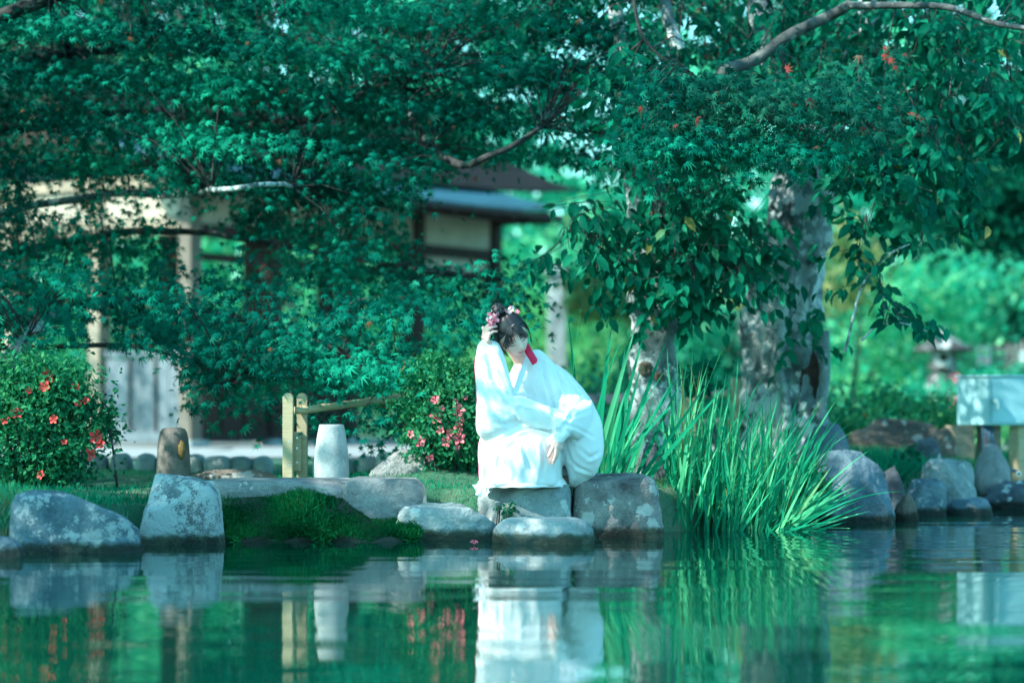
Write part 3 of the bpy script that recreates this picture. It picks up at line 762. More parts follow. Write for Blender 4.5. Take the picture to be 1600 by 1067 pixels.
fr = root('rail_fence', P(1110, 690, 16.5), 'pale log rail fence between the cherry trunks behind the iris', 'fence')
fence_post(fr, P(1076, 0, 16).x, 16, HC + (YH - 600) * 16 / FPX, .085, .1)
fence_post(fr, P(1149, 0, 16.4).x, 16.4, HC + (YH - 590) * 16.4 / FPX, .06, .09)
MB().tube([P(1060, 617, 16.1), P(1110, 616, 16.3), P(1160, 614, 16.5)], .024, 12).build('rail', M['newwood'], fr, True)
MB().tube([P(1060, 660, 16.1), P(1110, 660, 16.3), P(1160, 659, 16.5)], .022, 12).build('rail', M['newwood'], fr, True)
br = root('low_bench', P(955, 660, 18), 'pale low bench of two boards just behind the woman and the sweet flag', 'bench')
for y0, y1, nm in ((616, 631, 'seat_board'), (649, 660, 'lower_board')):
    p = P(955, (y0 + y1) / 2, 18); MB().box(p, (.62, .06 if nm == 'lower_board' else .3, (y1 - y0) * 18 / FPX), None, .008).build(nm, M['greywood'], br)
for dx in (-.22, .22): MB().box(Vector((br.location.x + dx, 18.05, .42)), (.06, .22, .44), None, .006).build('leg', M['greywood'], br)

# teal cabinet
D0 = 15.6; c = P(1545, 690, D0); zb = HC + (YH - 664) * D0 / FPX; ztp = HC + (YH - 589) * D0 / FPX
cab = root('utility_cabinet', Vector((c.x, c.y, .3)), 'pale teal steel utility cabinet on legs by the rocks at the pond corner', 'cabinet')
a = math.radians(20); ux = Vector((math.cos(a), math.sin(a) * -.12, 0)).normalized(); 
K = c.copy(); K.z = 0                                           # near left front corner
LS = Vector((-.17, .20, 0)); LF = Vector((.62, .06, 0))         # side and front directions
def quadbox(name, o, u, v, z0, z1, mat, bev=.004):
    bm = bmesh.new(); vs = []
    for z in (z0, z1):
        for q in (o, o + u, o + u + v, o + v): vs.append(bm.verts.new((q.x, q.y, z)))
    for f in ((3, 2, 1, 0), (4, 5, 6, 7), (0, 1, 5, 4), (1, 2, 6, 5), (2, 3, 7, 6), (3, 0, 4, 7)): bm.faces.new([vs[i] for i in f])
    bmesh.ops.recalc_face_normals(bm, faces=bm.faces[:])
    if bev: bmesh.ops.bevel(bm, geom=bm.edges[:], offset=bev, segments=2, affect='EDGES')
    o_ = MB().frombm(bm).build(name, mat, cab); bm.free(); return o_
quadbox('body', K, LF, LS, zb, ztp, M['boxpaint'])
quadbox('lid', K - LF * .02 - LS * .04 - Vector((0, .006, 0)), LF * 1.04, LS * 1.08, ztp + .001, ztp + .014, M['boxpaint'], .004)
dr = quadbox('door', K + LF * .03 + Vector((.0, -.012, 0)), LF * .95, Vector((0, .011, 0)), zb + .012, ztp - .016, M['boxpaint'], .003)
hp = P(1556, 626, D0 - .05)
hb = MB().tube([hp + Vector((0, .03, 0)), hp], .016, 14).build('lock', M['metal'], dr, True, 40)
MB().box(hp + Vector((.012, -.004, -.03)), (.014, .012, .06), None, .004).build('handle', M['metal'], dr)
for o, u in ((K + LS * .93, LS * .06 + Vector((.03, 0, 0))), (K + LF * .95, LF * .05)):
    quadbox('leg', o, u, Vector((0, .04, 0)), .05, zb - .002 if u.x > 0 and o.x > K.x else ztp - .02, M['boxpaint'])
quadbox('support_post', K + LF * .17 + LS * .5, LF * .14, LS * .4, .05, zb - .002, M['cedar'])
quadbox('support_post', K + LF * -.16 + LS * .6, LF * .22, LS * .3, .05, zb - .002, M['cedar'])
quadbox('support_post', K + LF * .42 + LS * .3, LF * .2, LS * .3, .05, zb - .002, M['newwood'])
for k in range(4):
    p = K + LF * (.06 + .03 * k) + LS * .35
    MB().tube([Vector((p.x, p.y, zb)), Vector((p.x + .004 * k, p.y, zb - .1)), Vector((p.x + .01 * k, p.y - .02, .2))], .008, 8).build('conduit', M['cable'], cab, True)

# pipe ring in the bank, lantern, picket fence with notices
rg = MB(); q = P(1592, 740, 14.4); n_ = 24
ring = [q + Vector((math.cos(2 * math.pi * k / n_) * .012, 0, math.sin(2 * math.pi * k / n_) * .012)) for k in range(n_ + 1)]
pr = root('pipe_end', q, 'small white pipe mouth poking out of the bank above the dark rock', 'pipe')
MB().tube(ring, .004, 8, False).build('rim', M['white'], pr, True)
MB().tube([q + Vector((0, .004, 0)), q + Vector((.02, .3, .02))], .0115, 14).build('pipe', M['lantern'], pr, True)

LD = 26.5; lc = P(1474, 585, LD); lg = root('stone_lantern', Vector((lc.x, lc.y, .2)), 'weathered stone lantern with a broad roof before the picket fence', 'lantern')
S = LD / FPX
def lz(y): return HC + (YH - y) * S
X0 = lc.x
MB().lathe([(.20, .15), (.20, lz(600)), (.17, lz(590)), (.12, lz(582)), (.11, lz(574))], (X0, LD, 0), 6).build('base', M['lantern'], lg)
MB().lathe([(.17, lz(576)), (.17, lz(571)), (.13, lz(568))], (X0, LD, 0), 6).build('platform', M['lantern'], lg)
MB().box((X0, LD, (lz(569) + lz(549)) / 2), (.23, .23, lz(549) - lz(569)), None, .012).build('light_box', M['lantern'], lg)
MB().box((X0 - .02, LD - .118, (lz(565) + lz(553)) / 2), (.09, .02, .075), None, .003).build('window', M['darkwood'], lg)
MB().lathe([(.05, lz(549)), (.31, lz(550)), (.33, lz(546)), (.24, lz(538)), (.12, lz(529)), (.06, lz(524)), (.05, lz(520)), (.02, lz(515)), (.005, lz(513))], (X0, LD, 0), 6).build('roof', M['lantern'], lg)
FD = 28.5; fc = P(1560, 575, FD); pf = root('picket_fence', Vector((fc.x, fc.y, .2)), 'weathered picket fence of thin upright stakes behind the hedge', 'fence')
rr = random.Random(3)
for k in range(30):
    px = 1470 + k * 11.5 + rr.uniform(-2, 2); top = rr.uniform(524, 540)
    p0 = P(px, 585, FD); p1 = P(px + rr.uniform(-2, 2), top, FD)
    MB().tube([Vector((p0.x, FD, .25)), p1 - Vector((0, 0, .03)), p1], [.022, .021, .010], 7).build('stake', M['picket'], pf, True, 40)
for y in (543, 562): MB().tube([P(1465, y, FD + .04), P(1820, y - 1, FD + .04)], .02, 8).build('cross_rail', M['picket'], pf, True)
def notice(label, px, py, w, h, bands):
    p = P(px, py, FD - .06); r = root('notice_board', p, label, 'sign', 'notices on the picket fence')
    MB().box(p, (w, .012, h), None, .003).build('board', M['white'], r)
    for dz, hh, ww, mt in bands:
        MB().box(p + Vector((0, -.008, dz * h)), (w * ww, .003, h * hh), None, 0).build('printed_band', mt, r)
mred = plain_mat('faded_red_print', (.75, .22, .25), .6); mblu = plain_mat('faded_blue_print', (.25, .42, .62), .6)
notice('white notice with faded red and blue print tied to the stakes', 1536, 556, .17, .21, [(.28, .22, .8, mred), (-.02, .12, .7, mblu), (-.26, .18, .8, mred)])
notice('small white notice at the end of the picket fence', 1598, 559, .07, .16, [(.2, .2, .7, mblu)])
# ---------------------------------------------------------------- maple (trunk out of frame on the left, limbs reach to the right)
LIT = [((-.16, 11.35, .78), .34), ((-.10, 11.3, .48), .32), ((.33, 11.45, .66), .24), ((.36, 11.45, .5), .22), ((-.02, 11.4, .98), .20),
       ((-.38, 12.3, .42), .62), (tuple(P(460, 670, 12.3)), .62), (tuple(P(90, 625, 11.7)), .55), (tuple(P(1170, 610, 12.3)), .62), (tuple(P(960, 560, 12.2)), .45),
       (tuple(P(1290, 700, 13.2)), .32), (tuple(P(940, 760, 11.5)), .25), (tuple(P(690, 745, 12.0)), .5), (tuple(P(580, 735, 12.0)), .4), (tuple(P(300, 600, 12.9)), .3), (tuple(P(1525, 610, 15.6)), .25), (tuple(P(1400, 700, 14.5)), .35)]
def sun_blocked(pos, extra=0.0):
    """cluster centres that would shade one of the places the photograph shows in sun"""
    s = np.array(SUN); bad = np.zeros(len(pos), bool)
    for t, r in LIT:
        q = pos - np.array(t); k = q @ s
        dist = np.linalg.norm(q - k[:, None] * s, axis=1)
        bad |= (k > .15) & (dist < r + extra)
    return bad
ROWS = {  # photo row -> runs (x0, x1, density)
    -110: [(-150, 1050, 7)], -50: [(-150, 1080, 8)],
    0: [(-100, 1030, 12), (1030, 1110, 3)], 50: [(-100, 1030, 12), (1030, 1130, 3), (1130, 1400, 1)],
    100: [(-100, 1000, 12), (1000, 1150, 6), (1150, 1390, 5)], 150: [(-100, 900, 10), (900, 1140, 13), (1140, 1350, 9), (1350, 1420, 3)], 200: [(-100, 900, 10), (900, 1290, 12), (1290, 1350, 3)],
    250: [(-100, 40, 9), (40, 130, 3.5), (130, 180, 9), (180, 300, 5), (300, 640, 9), (640, 720, 3), (720, 870, .7), (870, 940, 2.5), (940, 1130, 8)],
    300: [(-100, 50, 8), (50, 115, .4), (115, 160, 6), (165, 285, .9), (285, 375, .8), (375, 630, 9), (630, 670, 2)],
    350: [(-100, 165, 8), (165, 275, 7), (275, 370, .8), (370, 430, 3), (430, 625, 9), (625, 680, 2)],
    400: [(-100, 255, 9), (255, 430, 2.5), (430, 640, 7), (640, 860, 5)],
    450: [(-100, 270, 9), (270, 420, 6), (420, 500, 2.5), (500, 640, 6), (640, 830, 5)],
    500: [(-100, 120, 2), (190, 260, 4), (260, 420, 8), (420, 640, 8), (640, 735, 2.5)],
    550: [(275, 635, 8), (635, 670, 2)],
    600: [(255, 330, 4), (330, 450, 4), (450, 555, 2.0), (555, 635, 5)], 640: [(560, 630, 2)]}
g = np.random.default_rng(11)
cl = []
for y, runs in ROWS.items():
    for x0, x1, dn in runs:
        n = int(round((x1 - x0) / 50 * dn * (1.1 if y < 260 else 1.0)))
        xx = g.uniform(x0, x1, n); yy = g.uniform(y, y + 50, n)
        dd = g.uniform(13.2, 16.6, n) if y < 440 else g.uniform(12.3, 14.2, n)
        if y >= 100: dd = np.where((xx > 1000) & (y < 250), g.uniform(11.8, 12.8, n), dd)
        cl.append(np.stack([(xx - 800) * dd / FPX, dd, HC + (YH - yy) * dd / FPX], -1))
cl = np.concatenate(cl)
lev = cl[:, 2] + .10 * (cl[:, 0] + 3) + .17 * np.floor(cl[:, 1] / .75)            # boughs spread in drooping layers
cl[:, 2] += .7 * (np.round(lev / .27) * .27 - lev)
ov = np.stack([g.uniform(-7.5, 1.0, 1500), g.uniform(8.6, 16.5, 1500), g.uniform(3.2, 6.0, 1500)], -1)    # unseen crown above the frame, shaped to shade and dapple the bank
keep = (HC + 740 * ov[:, 1] / FPX < ov[:, 2])
thin = g.uniform(0, 1, len(ov)) < np.where(ov[:, 1] < 11.4, .80, .62) * (.55 + .45 * np.sin(ov[:, 0] * 3.1 + 1.0) * np.sin(ov[:, 1] * 2.6 + ov[:, 2] * 1.5))  # uneven cover lets dapples through
ov = ov[keep & thin]
near = np.stack([g.uniform(-9.5, -.5, 1500), g.uniform(5.2, 9.6, 1500), g.uniform(3.0, 5.6, 1500)], -1)   # unseen boughs over the pond, added to shade the rocks
near = near[(HC + 740 * near[:, 1] / FPX < near[:, 2]) & (g.uniform(0, 1, 1500) < .75 * (.6 + .4 * np.sin(near[:, 0] * 2.3) * np.sin(near[:, 1] * 2.9 + near[:, 2])))]
ov = np.concatenate([ov, near])
side = np.stack([g.uniform(-7.0, -3.4, 500), g.uniform(11.5, 15.5, 500), g.uniform(1.2, 3.4, 500)], -1)   # crown beyond the left edge
side = side[side[:, 0] < -(900 * side[:, 1] / FPX)]
SHADE = [P(280, 790, 10.9), P(250, 770, 10.9), P(310, 800, 10.9), P(110, 810, 10.3), P(60, 790, 10.3), P(170, 820, 10.3), P(480, 800, 11.2), P(400, 790, 11.2), P(560, 800, 11.2), P(1240, 470, 14.3), P(1250, 560, 14.3), P(960, 800, 11.4),
         P(1330, 770, 12.9), P(230, 620, 24.5), P(200, 600, 24.5)]
shd = np.concatenate([np.array([tuple(t + SUN * g.uniform(4.6, 7.2) + Vector(g.normal(size=3)) * .22) for _ in range(7)]) for t in SHADE])  # unseen leaf sprays added sunward of these spots to shade them
DAP = [P(835, 620, 11.4), P(845, 600, 11.4), P(850, 650, 11.3), P(846, 720, 11.2), P(860, 740, 11.2), P(915, 715, 11.35), P(806, 545, 11.3)]
dap = np.concatenate([np.array([tuple(t + SUN * g.uniform(4.4, 6.5) + Vector(g.normal(size=3)) * .06) for _ in range(1)]) for t in DAP])  # small unseen sprays added sunward of the robe to dapple it
_q = np.zeros(len(shd), bool)
for t, r in LIT[:5]:
    q = shd - np.array(t); k = q @ np.array(SUN); _q |= np.linalg.norm(q - k[:, None] * np.array(SUN), axis=1) < r
shd = shd[~_q]
allc = np.concatenate([cl, ov, side]); nvis = len(cl)
blk = sun_blocked(allc)
vis = np.arange(len(allc)) < nvis
blk &= ~vis
allc = allc[~blk]; vis = vis[~blk]
allc = np.concatenate([allc, shd, dap]); vis = np.concatenate([vis, np.zeros(len(shd) + len(dap), bool)]); small = np.arange(len(allc)) >= len(allc) - len(dap)
sz = np.where(vis, 1.12, 2.0)  # unseen leaves oversized to block more sun
NL = 25
n = len(allc)
out = unit(allc - np.array([-4.2, 13.6, 2.2])); out[:, 2] *= .3
rad = np.where(vis, g.uniform(.08, .15, n), g.uniform(.15, .28, n)); rad = np.where(small, .055, rad); sz = np.where(small, 1.1, sz)
off = g.normal(size=(n, NL, 3)) * np.array([1, 1, .38]) * rad[:, None, None]
off[..., 2] -= .55 * np.linalg.norm(off[..., :2], axis=-1) * .5
pos = (allc[:, None] + off).reshape(-1, 3)
tip = unit(off / rad[:, None, None] * .7 + out[:, None] * .9 + np.array([0, -.25, -.45]) + g.normal(size=off.shape) * .35).reshape(-1, 3)
nrm = unit(np.array([-.1, -.55, .75]) + g.normal(size=off.shape) * .42).reshape(-1, 3)
R = frames(tip, nrm); R[:, :, 2] *= g.uniform(-.4, 3.2, (len(R), 1)); R[:, :, 0] *= g.uniform(.75, 1.1, (len(R), 1))
scl = (g.uniform(.55, 1.32, (n, NL)) * (.068 * sz)[:, None]).reshape(-1)
ctint = np.clip(.48 + .45 * np.sin(allc[:, 0] * 2.6 + allc[:, 1] * 3) * np.cos(allc[:, 2] * 4.0 + allc[:, 1]) + g.normal(size=n) * .14, .03, .97)  # canopy's lit and dark blotches put into leaf colour, clump by clump
tint = np.clip(np.repeat(ctint, NL) * .78 + g.uniform(0, .2, n * NL), .001, .999)
tint = np.where(g.uniform(0, 1, n * NL) < .007, .995, tint)
def gaps(pos, holes):
    x = 800 + pos[:, 0] * FPX / pos[:, 1]; y = YH - (pos[:, 2] - HC) * FPX / pos[:, 1]; bad = np.zeros(len(pos), bool)
    for x0, x1, y0, y1, pr in holes: bad |= (x > x0 + g.normal(size=len(x)) * 5) & (x < x1 + g.normal(size=len(x)) * 5) & (y > y0 + g.normal(size=len(x)) * 5) & (y < y1 + g.normal(size=len(x)) * 5) & (g.uniform(0, 1, len(x)) < pr)
    return bad
HOLES = [(50, 116, 288, 332, .8), (164, 288, 316, 342, .66), (280, 316, 335, 450, .85), (316, 368, 330, 410, .8), (366, 438, 372, 440, .6), (142, 176, 498, 600, .95), (160, 282, 556, 720, .93), (282, 442, 640, 720, .8),
         (715, 915, 252, 300, .8), (672, 885, 286, 338, .93), (636, 776, 338, 392, .88), (776, 890, 334, 392, .95), (888, 985, 262, 338, .9), (448, 520, 440, 492, .7), (196, 232, 395, 420, .6), (640, 662, 480, 560, .7)]
hb = gaps(pos, HOLES)            # openings in the boughs towards the pavilion and the light behind
kp = ~(hb & np.repeat(vis, NL))
pos, R, scl, tint = pos[kp], R[kp], scl[kp], tint[kp]; vl = np.repeat(vis, NL)[kp]; cx_ = np.repeat(allc, NL, 0)[kp]
redish = (cx_[:, 0] > P(1040, 0, 12).x) & vl & (cx_[:, 2] > HC + 430 * 12 / FPX)
mt = root('japanese_maple', (-4.3, 13.6, .25), 'large spreading maple whose shaded leafy boughs fill the upper left over the bank', 'tree')
lf_vis = vl & ~redish
order = np.argsort(np.where(lf_vis, pos[:, 1] + .6 * np.abs(pos[:, 2] - 1.6), 99))[:260]
isobj = np.zeros(len(pos), bool); isobj[order] = True
ro = np.nonzero(redish)[0][::9][:40]; isobj[ro] = True
leaf_objects('leaf', tpl_mesh('maple_leaf', MAPLE, M['maple']), pos[order], R[order], scl[order], mt)
leaf_objects('leaf', tpl_mesh('reddish_maple_leaf', MAPLE, M['maple_red']), pos[ro], R[ro], scl[ro], mt)
for nm, msk, mat in (('crown', ~isobj & ~redish, 'maple'), ('reddish_spray', ~isobj & redish, 'maple_red')):
    crown_mesh(nm, (pos[msk], R[msk], scl[msk], tint[msk]), MAPLE, M[mat], mt)
# trunk, limbs and twigs
TB = Vector((-4.3, 13.6, .1))
MB().tube([TB, TB + Vector((.12, 0, .7)), TB + Vector((.05, -.05, 1.5)), TB + Vector((.2, 0, 2.4)), TB + Vector((.1, .1, 3.6)), TB + Vector((.2, 0, 4.8))], [.24, .19, .17, .14, .10, .04], 14).build('trunk', M['bark_dark'], mt, True)
limbs = []
def limb(pts, r0, r1, mat='bark_dark', parent=mt, nm='limb'):
    pts = [Vector(p) for p in pts]; out = []
    for i in range(len(pts) - 1):                                # Catmull-Rom
        p0, p1, p2, p3 = pts[max(i - 1, 0)], pts[i], pts[i + 1], pts[min(i + 2, len(pts) - 1)]
        for k in range(6):
            t = k / 6
            out.append(.5 * ((2 * p1) + (p2 - p0) * t + (2 * p0 - 5 * p1 + 4 * p2 - p3) * t * t + (3 * p1 - p0 - 3 * p2 + p3) * t ** 3))
    out.append(pts[-1]); m = len(out) - 1
    out = [q + Vector((noise.noise(q * 3) * .02, 0, noise.noise(q * 3 + Vector((9, 0, 0))) * .02)) for q in out]
    MB().tube(out, [r0 + (r1 - r0) * (i / m) ** .8 for i in range(m + 1)], 8).build(nm, M[mat], parent, True)
    limbs.extend(out); return out
limb([TB + Vector((.1, 0, .5)), P(-30, 610, 12.9), P(18, 552, 12.7), P(58, 508, 13.0), P(120, 470, 14.6)], .085, .02, 'bark')
limb([TB + Vector((.1, 0, 1.3)), P(120, 310, 14.6), P(290, 305, 14.4), P(345, 293, 12.9), P(430, 286, 12.9), P(500, 300, 14.4)], .026, .010, 'bark')  # paler bark colour stands in for sun on this limb
limb([TB + Vector((.15, 0, 1.8)), P(150, 180, 15.0), P(420, 200, 14.8), P(600, 135, 14.4), P(690, 115, 13.2)], .05, .010)
limb([TB + Vector((.15, 0, 2.2)), P(300, 60, 15.4), P(560, 90, 15.2), P(690, 246, 13.6), P(775, 236, 13.2), P(850, 200, 13.4)], .045, .012)
limb([TB + Vector((.15, 0, 2.2)), P(300, -80, 13.6), P(700, -120, 13.2), P(900, -90, 13.0), P(1000, -40, 12.9)], .05, .010)
limb([P(980, -50, 12.95), P(1010, 60, 12.9), P(1110, 130, 12.8), P(1230, 160, 12.7), P(1370, 165, 12.5)], .011, .004)
limb([TB + Vector((.1, 0, .9)), P(100, 470, 13.9), P(300, 480, 13.6), P(480, 530, 13.3), P(620, 590, 12.8)], .03, .010)
limb([TB + Vector((.1, 0, 1.1)), P(100, 380, 15.4), P(300, 360, 15.6), P(520, 400, 15.2), P(800, 440, 14.2)], .035, .010)
limb([TB + Vector((.1, 0, 2.4)), (-3.5, 11.5, 3.6), (-2.4, 10.2, 4.0), (-1.0, 9.3, 4.1)], .09, .02)
limb([TB + Vector((.1, 0, 2.6)), (-5, 11.0, 3.8), (-5.4, 9.5, 4.1)], .08, .02)
limb([TB + Vector((.1, 0, 2.5)), (-5.2, 10.5, 3.7), (-5.0, 8.4, 4.1), (-3.6, 6.6, 4.2)], .10, .02)
limb([(-5.0, 8.6, 4.1), (-6.8, 7.4, 4.3), (-8.6, 6.6, 4.3)], .05, .015)
limb([TB + Vector((.1, 0, 2.8)), (-3.0, 12.6, 4.0), (-1.0, 12.0, 4.4), (.6, 11.4, 4.3)], .085, .02)
limb([TB + Vector((.1, 0, .8)), P(80, 540, 13.6), P(240, 545, 13.2), P(360, 600, 12.8)], .02, .008)
LA = np.array([tuple(q) for q in limbs])
tw = MB()
for c in allc[::2]:
    d2 = ((LA - c) ** 2).sum(1); q = LA[int(d2.argmin())]
    if d2.min() > 1.1 ** 2: continue
    a, b_ = Vector(q), Vector(c); mid = a.lerp(b_, .5) + Vector((0, 0, .10 * (b_ - a).length))
    pq = [(800 + v.x * FPX / v.y, YH - (v.z - HC) * FPX / v.y) for v in (a.lerp(b_, .25), mid, a.lerp(b_, .75), b_)]
    if any(h[0] - 8 < x < h[1] + 8 and h[2] - 8 < y < h[3] + 8 for x, y in pq for h in HOLES): continue
    tw.tube([a, mid, b_], [.007, .005, .002], 3, False)
tw.build('twigs', M['bark_dark'], mt, True)['kind'] = 'stuff'

# ---------------------------------------------------------------- cherry trees
def trunk_mesh(name, stations, mat, parent, seed, burls=(), n=40, per=9, flute=.06):
    """stations: (centre, rx, ry); organic bark trunk"""
    rings = []
    for i in range(len(stations) - 1):
        (c0, a0, b0), (c1, a1, b1) = stations[i], stations[i + 1]
        for k in range(per):
            t = k / per; t2 = t * t * (3 - 2 * t) if 0 else t
            rings.append((Vector(c0).lerp(Vector(c1), t2), a0 + (a1 - a0) * t, b0 + (b1 - b0) * t))
    c, a, b = stations[-1]; rings.append((Vector(c), a, b))
    V, F = [], []
    for i, (c, a, b) in enumerate(rings):
        for j in range(n):
            th = 2 * math.pi * j / n
            r = 1 + flute * math.sin(th * 3 + seed + c.z * 1.1) + .05 * math.sin(th * 5 + seed * 2 - c.z * 2)
            p = c + Vector((math.cos(th) * a * r, math.sin(th) * b * r, 0))
            r2 = .035 * noise.fractal(p * 7 + Vector((seed, 0, 0)), 1, 2, 3) + .02 * noise.noise(p * 22)
            p += Vector((math.cos(th), math.sin(th), 0)) * r2
            for bc, br, amt in burls:
                d = (p - bc).length / br
                if d < 1.6: p += Vector((math.cos(th), math.sin(th), 0)) * amt * math.exp(-d * d * 2.2)
            V.append(p)
    for i in range(len(rings) - 1):
        for j in range(n):
            k = (j + 1) % n; F.append((i * n + j, i * n + k, (i + 1) * n + k, (i + 1) * n + j))
    return np_mesh(name, [tuple(v) for v in V], F, mat, parent, True)
D1 = 13.6
def st(px, py, w, D, asp=.9): p = P(px, py, D); return (tuple(p), w * D / FPX / 2, w * D / FPX / 2 * asp)
ct = root('cherry_tree', P(1022, 705, D1), 'lichen-barked tree with hanging ovate leaves just right of the seated woman', 'tree', 'trees on the bank')
t1_ = trunk_mesh('trunk', [st(1020, 730, 104, D1), st(1021, 690, 82, D1), st(1021, 600, 76, D1), st(1020, 500, 72, D1), st(1017, 400, 68, D1), st(1012, 330, 66, D1), st(1005, 260, 56, D1), st(990, 180, 40, D1), st(970, 60, 26, D1 + .2), st(950, -80, 20, D1 + .4), st(935, -260, 12, D1 + .4)], M['bark'], ct, 1.3,
                 [(P(1010, 576, D1 - .12), .07, .055), (P(1018, 350, D1 - .12), .06, .04)])
def knot(px, py, D, r, parent, mat):
    c = P(px, py, D); bm = bmesh.new(); bmesh.ops.create_icosphere(bm, subdivisions=4, radius=1)
    for v in bm.verts:
        d = v.co.normalized(); k = 1 + .35 * noise.fractal(d * 2.4 + c * 5, 1, 2, 3)
        k -= .45 * math.exp(-((d - Vector((.25, -.9, -.2))).length / .42) ** 2)
        v.co = c + Vector((d.x * r * k, d.y * r * .7 * k, d.z * r * 1.15 * k))
    o = MB().frombm(bm).build('knot', mat, parent, True); bm.free(); return o
M['burl'] = stone_mat('burl_wood', (.06, .04, .03), (.16, .12, .085), (.28, .23, .17), lichen_at=.9, wet=False, scale=14, bumps=1)
knot(1008, 576, D1 - .135, .036, ct, M['burl']); knot(1028, 588, D1 - .14, .022, ct, M['burl']); knot(1016, 348, D1 - .11, .05, ct, M['burl'])
D2 = 14.6
c2 = root('cherry_tree', P(1240, 690, D2), 'thick old grey trunk with a hollow reddish split behind the iris clump', 'tree', 'trees on the bank')
trunk_mesh('trunk', [st(1240, 730, 150, D2), st(1238, 680, 132, D2), st(1232, 600, 118, D2), st(1228, 520, 114, D2), st(1234, 440, 104, D2), st(1246, 370, 96, D2), st(1256, 310, 94, D2), st(1262, 250, 86, D2), st(1262, 200, 74, D2)], M['bark_grey'], c2, 4.2,
           [(P(1195, 480, D2 - .1), .12, .05), (P(1262, 430, D2 - .2), .12, -.05), (P(1205, 560, D2 - .2), .1, .04), (P(1272, 600, D2 - .2), .16, -.06), (P(1182, 520, D2 - .1), .11, .05), (P(1225, 400, D2 - .2), .07, .05), (P(1230, 520, D2 - .25), .07, -.05), (P(1195, 640, D2 - .2), .13, .06)], flute=.2)
for pts, r0, r1 in (([P(1258, 262, D2), P(1235, 170, D2), P(1200, 60, D2 - .2), P(1150, -90, D2)], .13, .06),
                    ([P(1268, 262, D2), P(1300, 190, D2 + .1), P(1345, 60, D2 + .2), P(1380, -120, D2 + .3)], .12, .06)):
    limb(pts, r0, r1, 'bark_grey', c2)
# hollow: torn strip of bark over rotten heartwood
V = []; NH = 12
for k in range(NH + 1):
    t = k / NH; y = 545 + 115 * t; w = (10 + 16 * math.sin(math.pi * min(1, t * 1.1 + .05)) ** .8) * D2 / FPX; cx = 1262 + 6 * t + 3 * math.sin(t * 7)
    p = P(cx, y, D2 - .235 + .035 * t)
    V.append((p + Vector((-w * .55, .012, 0)), p + Vector((-w * .1, .03, 0)), p + Vector((w * .6, .02, 0))))
mb = MB(); mb.add([q for r_ in V for q in r_], [(3 * k + i, 3 * k + i + 1, 3 * k + 4 + i, 3 * k + 3 + i) for k in range(NH) for i in range(2)])
def bark_lip(pts, r, parent, mat='bark_grey'):
    limb(pts, r, r * .6, mat, parent, 'bark_ridge')
bark_lip([P(1285, 520, D2 - .19), P(1287, 590, D2 - .225), P(1282, 650, D2 - .24), P(1284, 700, D2 - .25)], .040, c2)
bark_lip([P(1248, 395, D2 - .16), P(1236, 440, D2 - .20), P(1222, 490, D2 - .215), P(1218, 560, D2 - .22), P(1228, 640, D2 - .23), P(1222, 700, D2 - .26)], .045, c2)
bark_lip([P(1275, 380, D2 - .16), P(1270, 440, D2 - .19), P(1250, 500, D2 - .2), P(1246, 545, D2 - .2)], .035, c2)
mb.build('rotten_hollow', M['heart'], c2, True)
# lit branch across the upper right
limb([P(1262, 215, D2 - .2), P(1130, 125, 13.2), P(1180, 92, 13.2), P(1240, 55, 13.2), P(1292, 26, 13.2), P(1330, 6, 13.1)], .040, .028, 'branch', c2)
limb([P(1326, 8, 13.1), P(1400, 10, 13.0), P(1480, 14, 12.9), P(1560, 38, 12.8), P(1660, 52, 12.7)], .022, .014, 'branch', c2)
limb([P(1060, 80, 13.6), P(1052, 60, 13.6), P(1040, 20, 13.7), P(1035, -60, 13.8)], .045, .03, 'bark', c2)

CH = [  # tree, x0, x1, y0, y1, clusters, D range
    (0, 1010, 1150, 300, 370, 20, 12.9, 13.4), (0, 915, 1110, 370, 450, 28, 12.8, 13.4), (0, 985, 1090, 440, 490, 11, 12.9, 13.4),
    (0, 875, 955, 310, 390, 16, 12.8, 13.3), (0, 1060, 1180, 380, 450, 22, 12.8, 13.5), (0, 1100, 1200, 330, 400, 12, 13.2, 14),
    (0, 940, 1110, 215, 280, 16, 13.6, 14.4), (0, 940, 1070, 60, 320, 34, 13.0, 13.45), (0, 800, 1000, -60, 40, 18, 13.4, 14.5), (0, 850, 960, 300, 345, 6, 12.8, 13.2),
    (1, 1120, 1200, 345, 410, 10, 13.6, 14.2), (1, 1310, 1420, 190, 270, 20, 13.0, 14.3), (1, 1050, 1400, -80, 40, 80, 13.4, 15.5), (1, 1040, 1330, 40, 130, 60, 13.6, 15.5),
    (1, 1330, 1620, 40, 130, 62, 13.2, 15.0), (1, 1400, 1640, -80, 45, 62, 13.2, 15.0), (1, 1330, 1620, 130, 220, 60, 13.0, 14.5), (1, 1290, 1480, 210, 300, 34, 12.9, 14.0),
    (1, 1470, 1620, 210, 260, 14, 13.0, 14.2), (1, 1350, 1480, 280, 330, 10, 12.9, 13.6), (1, 1335, 1450, 340, 400, 9, 12.9, 13.5), (1, 1320, 1390, 410, 470, 4, 13.0, 13.4), (1, 1225, 1275, 470, 560, 4, 13.9, 14.2),
    (1, 1370, 1500, 490, 530, 3, 12.9, 13.2)]
g = np.random.default_rng(23)
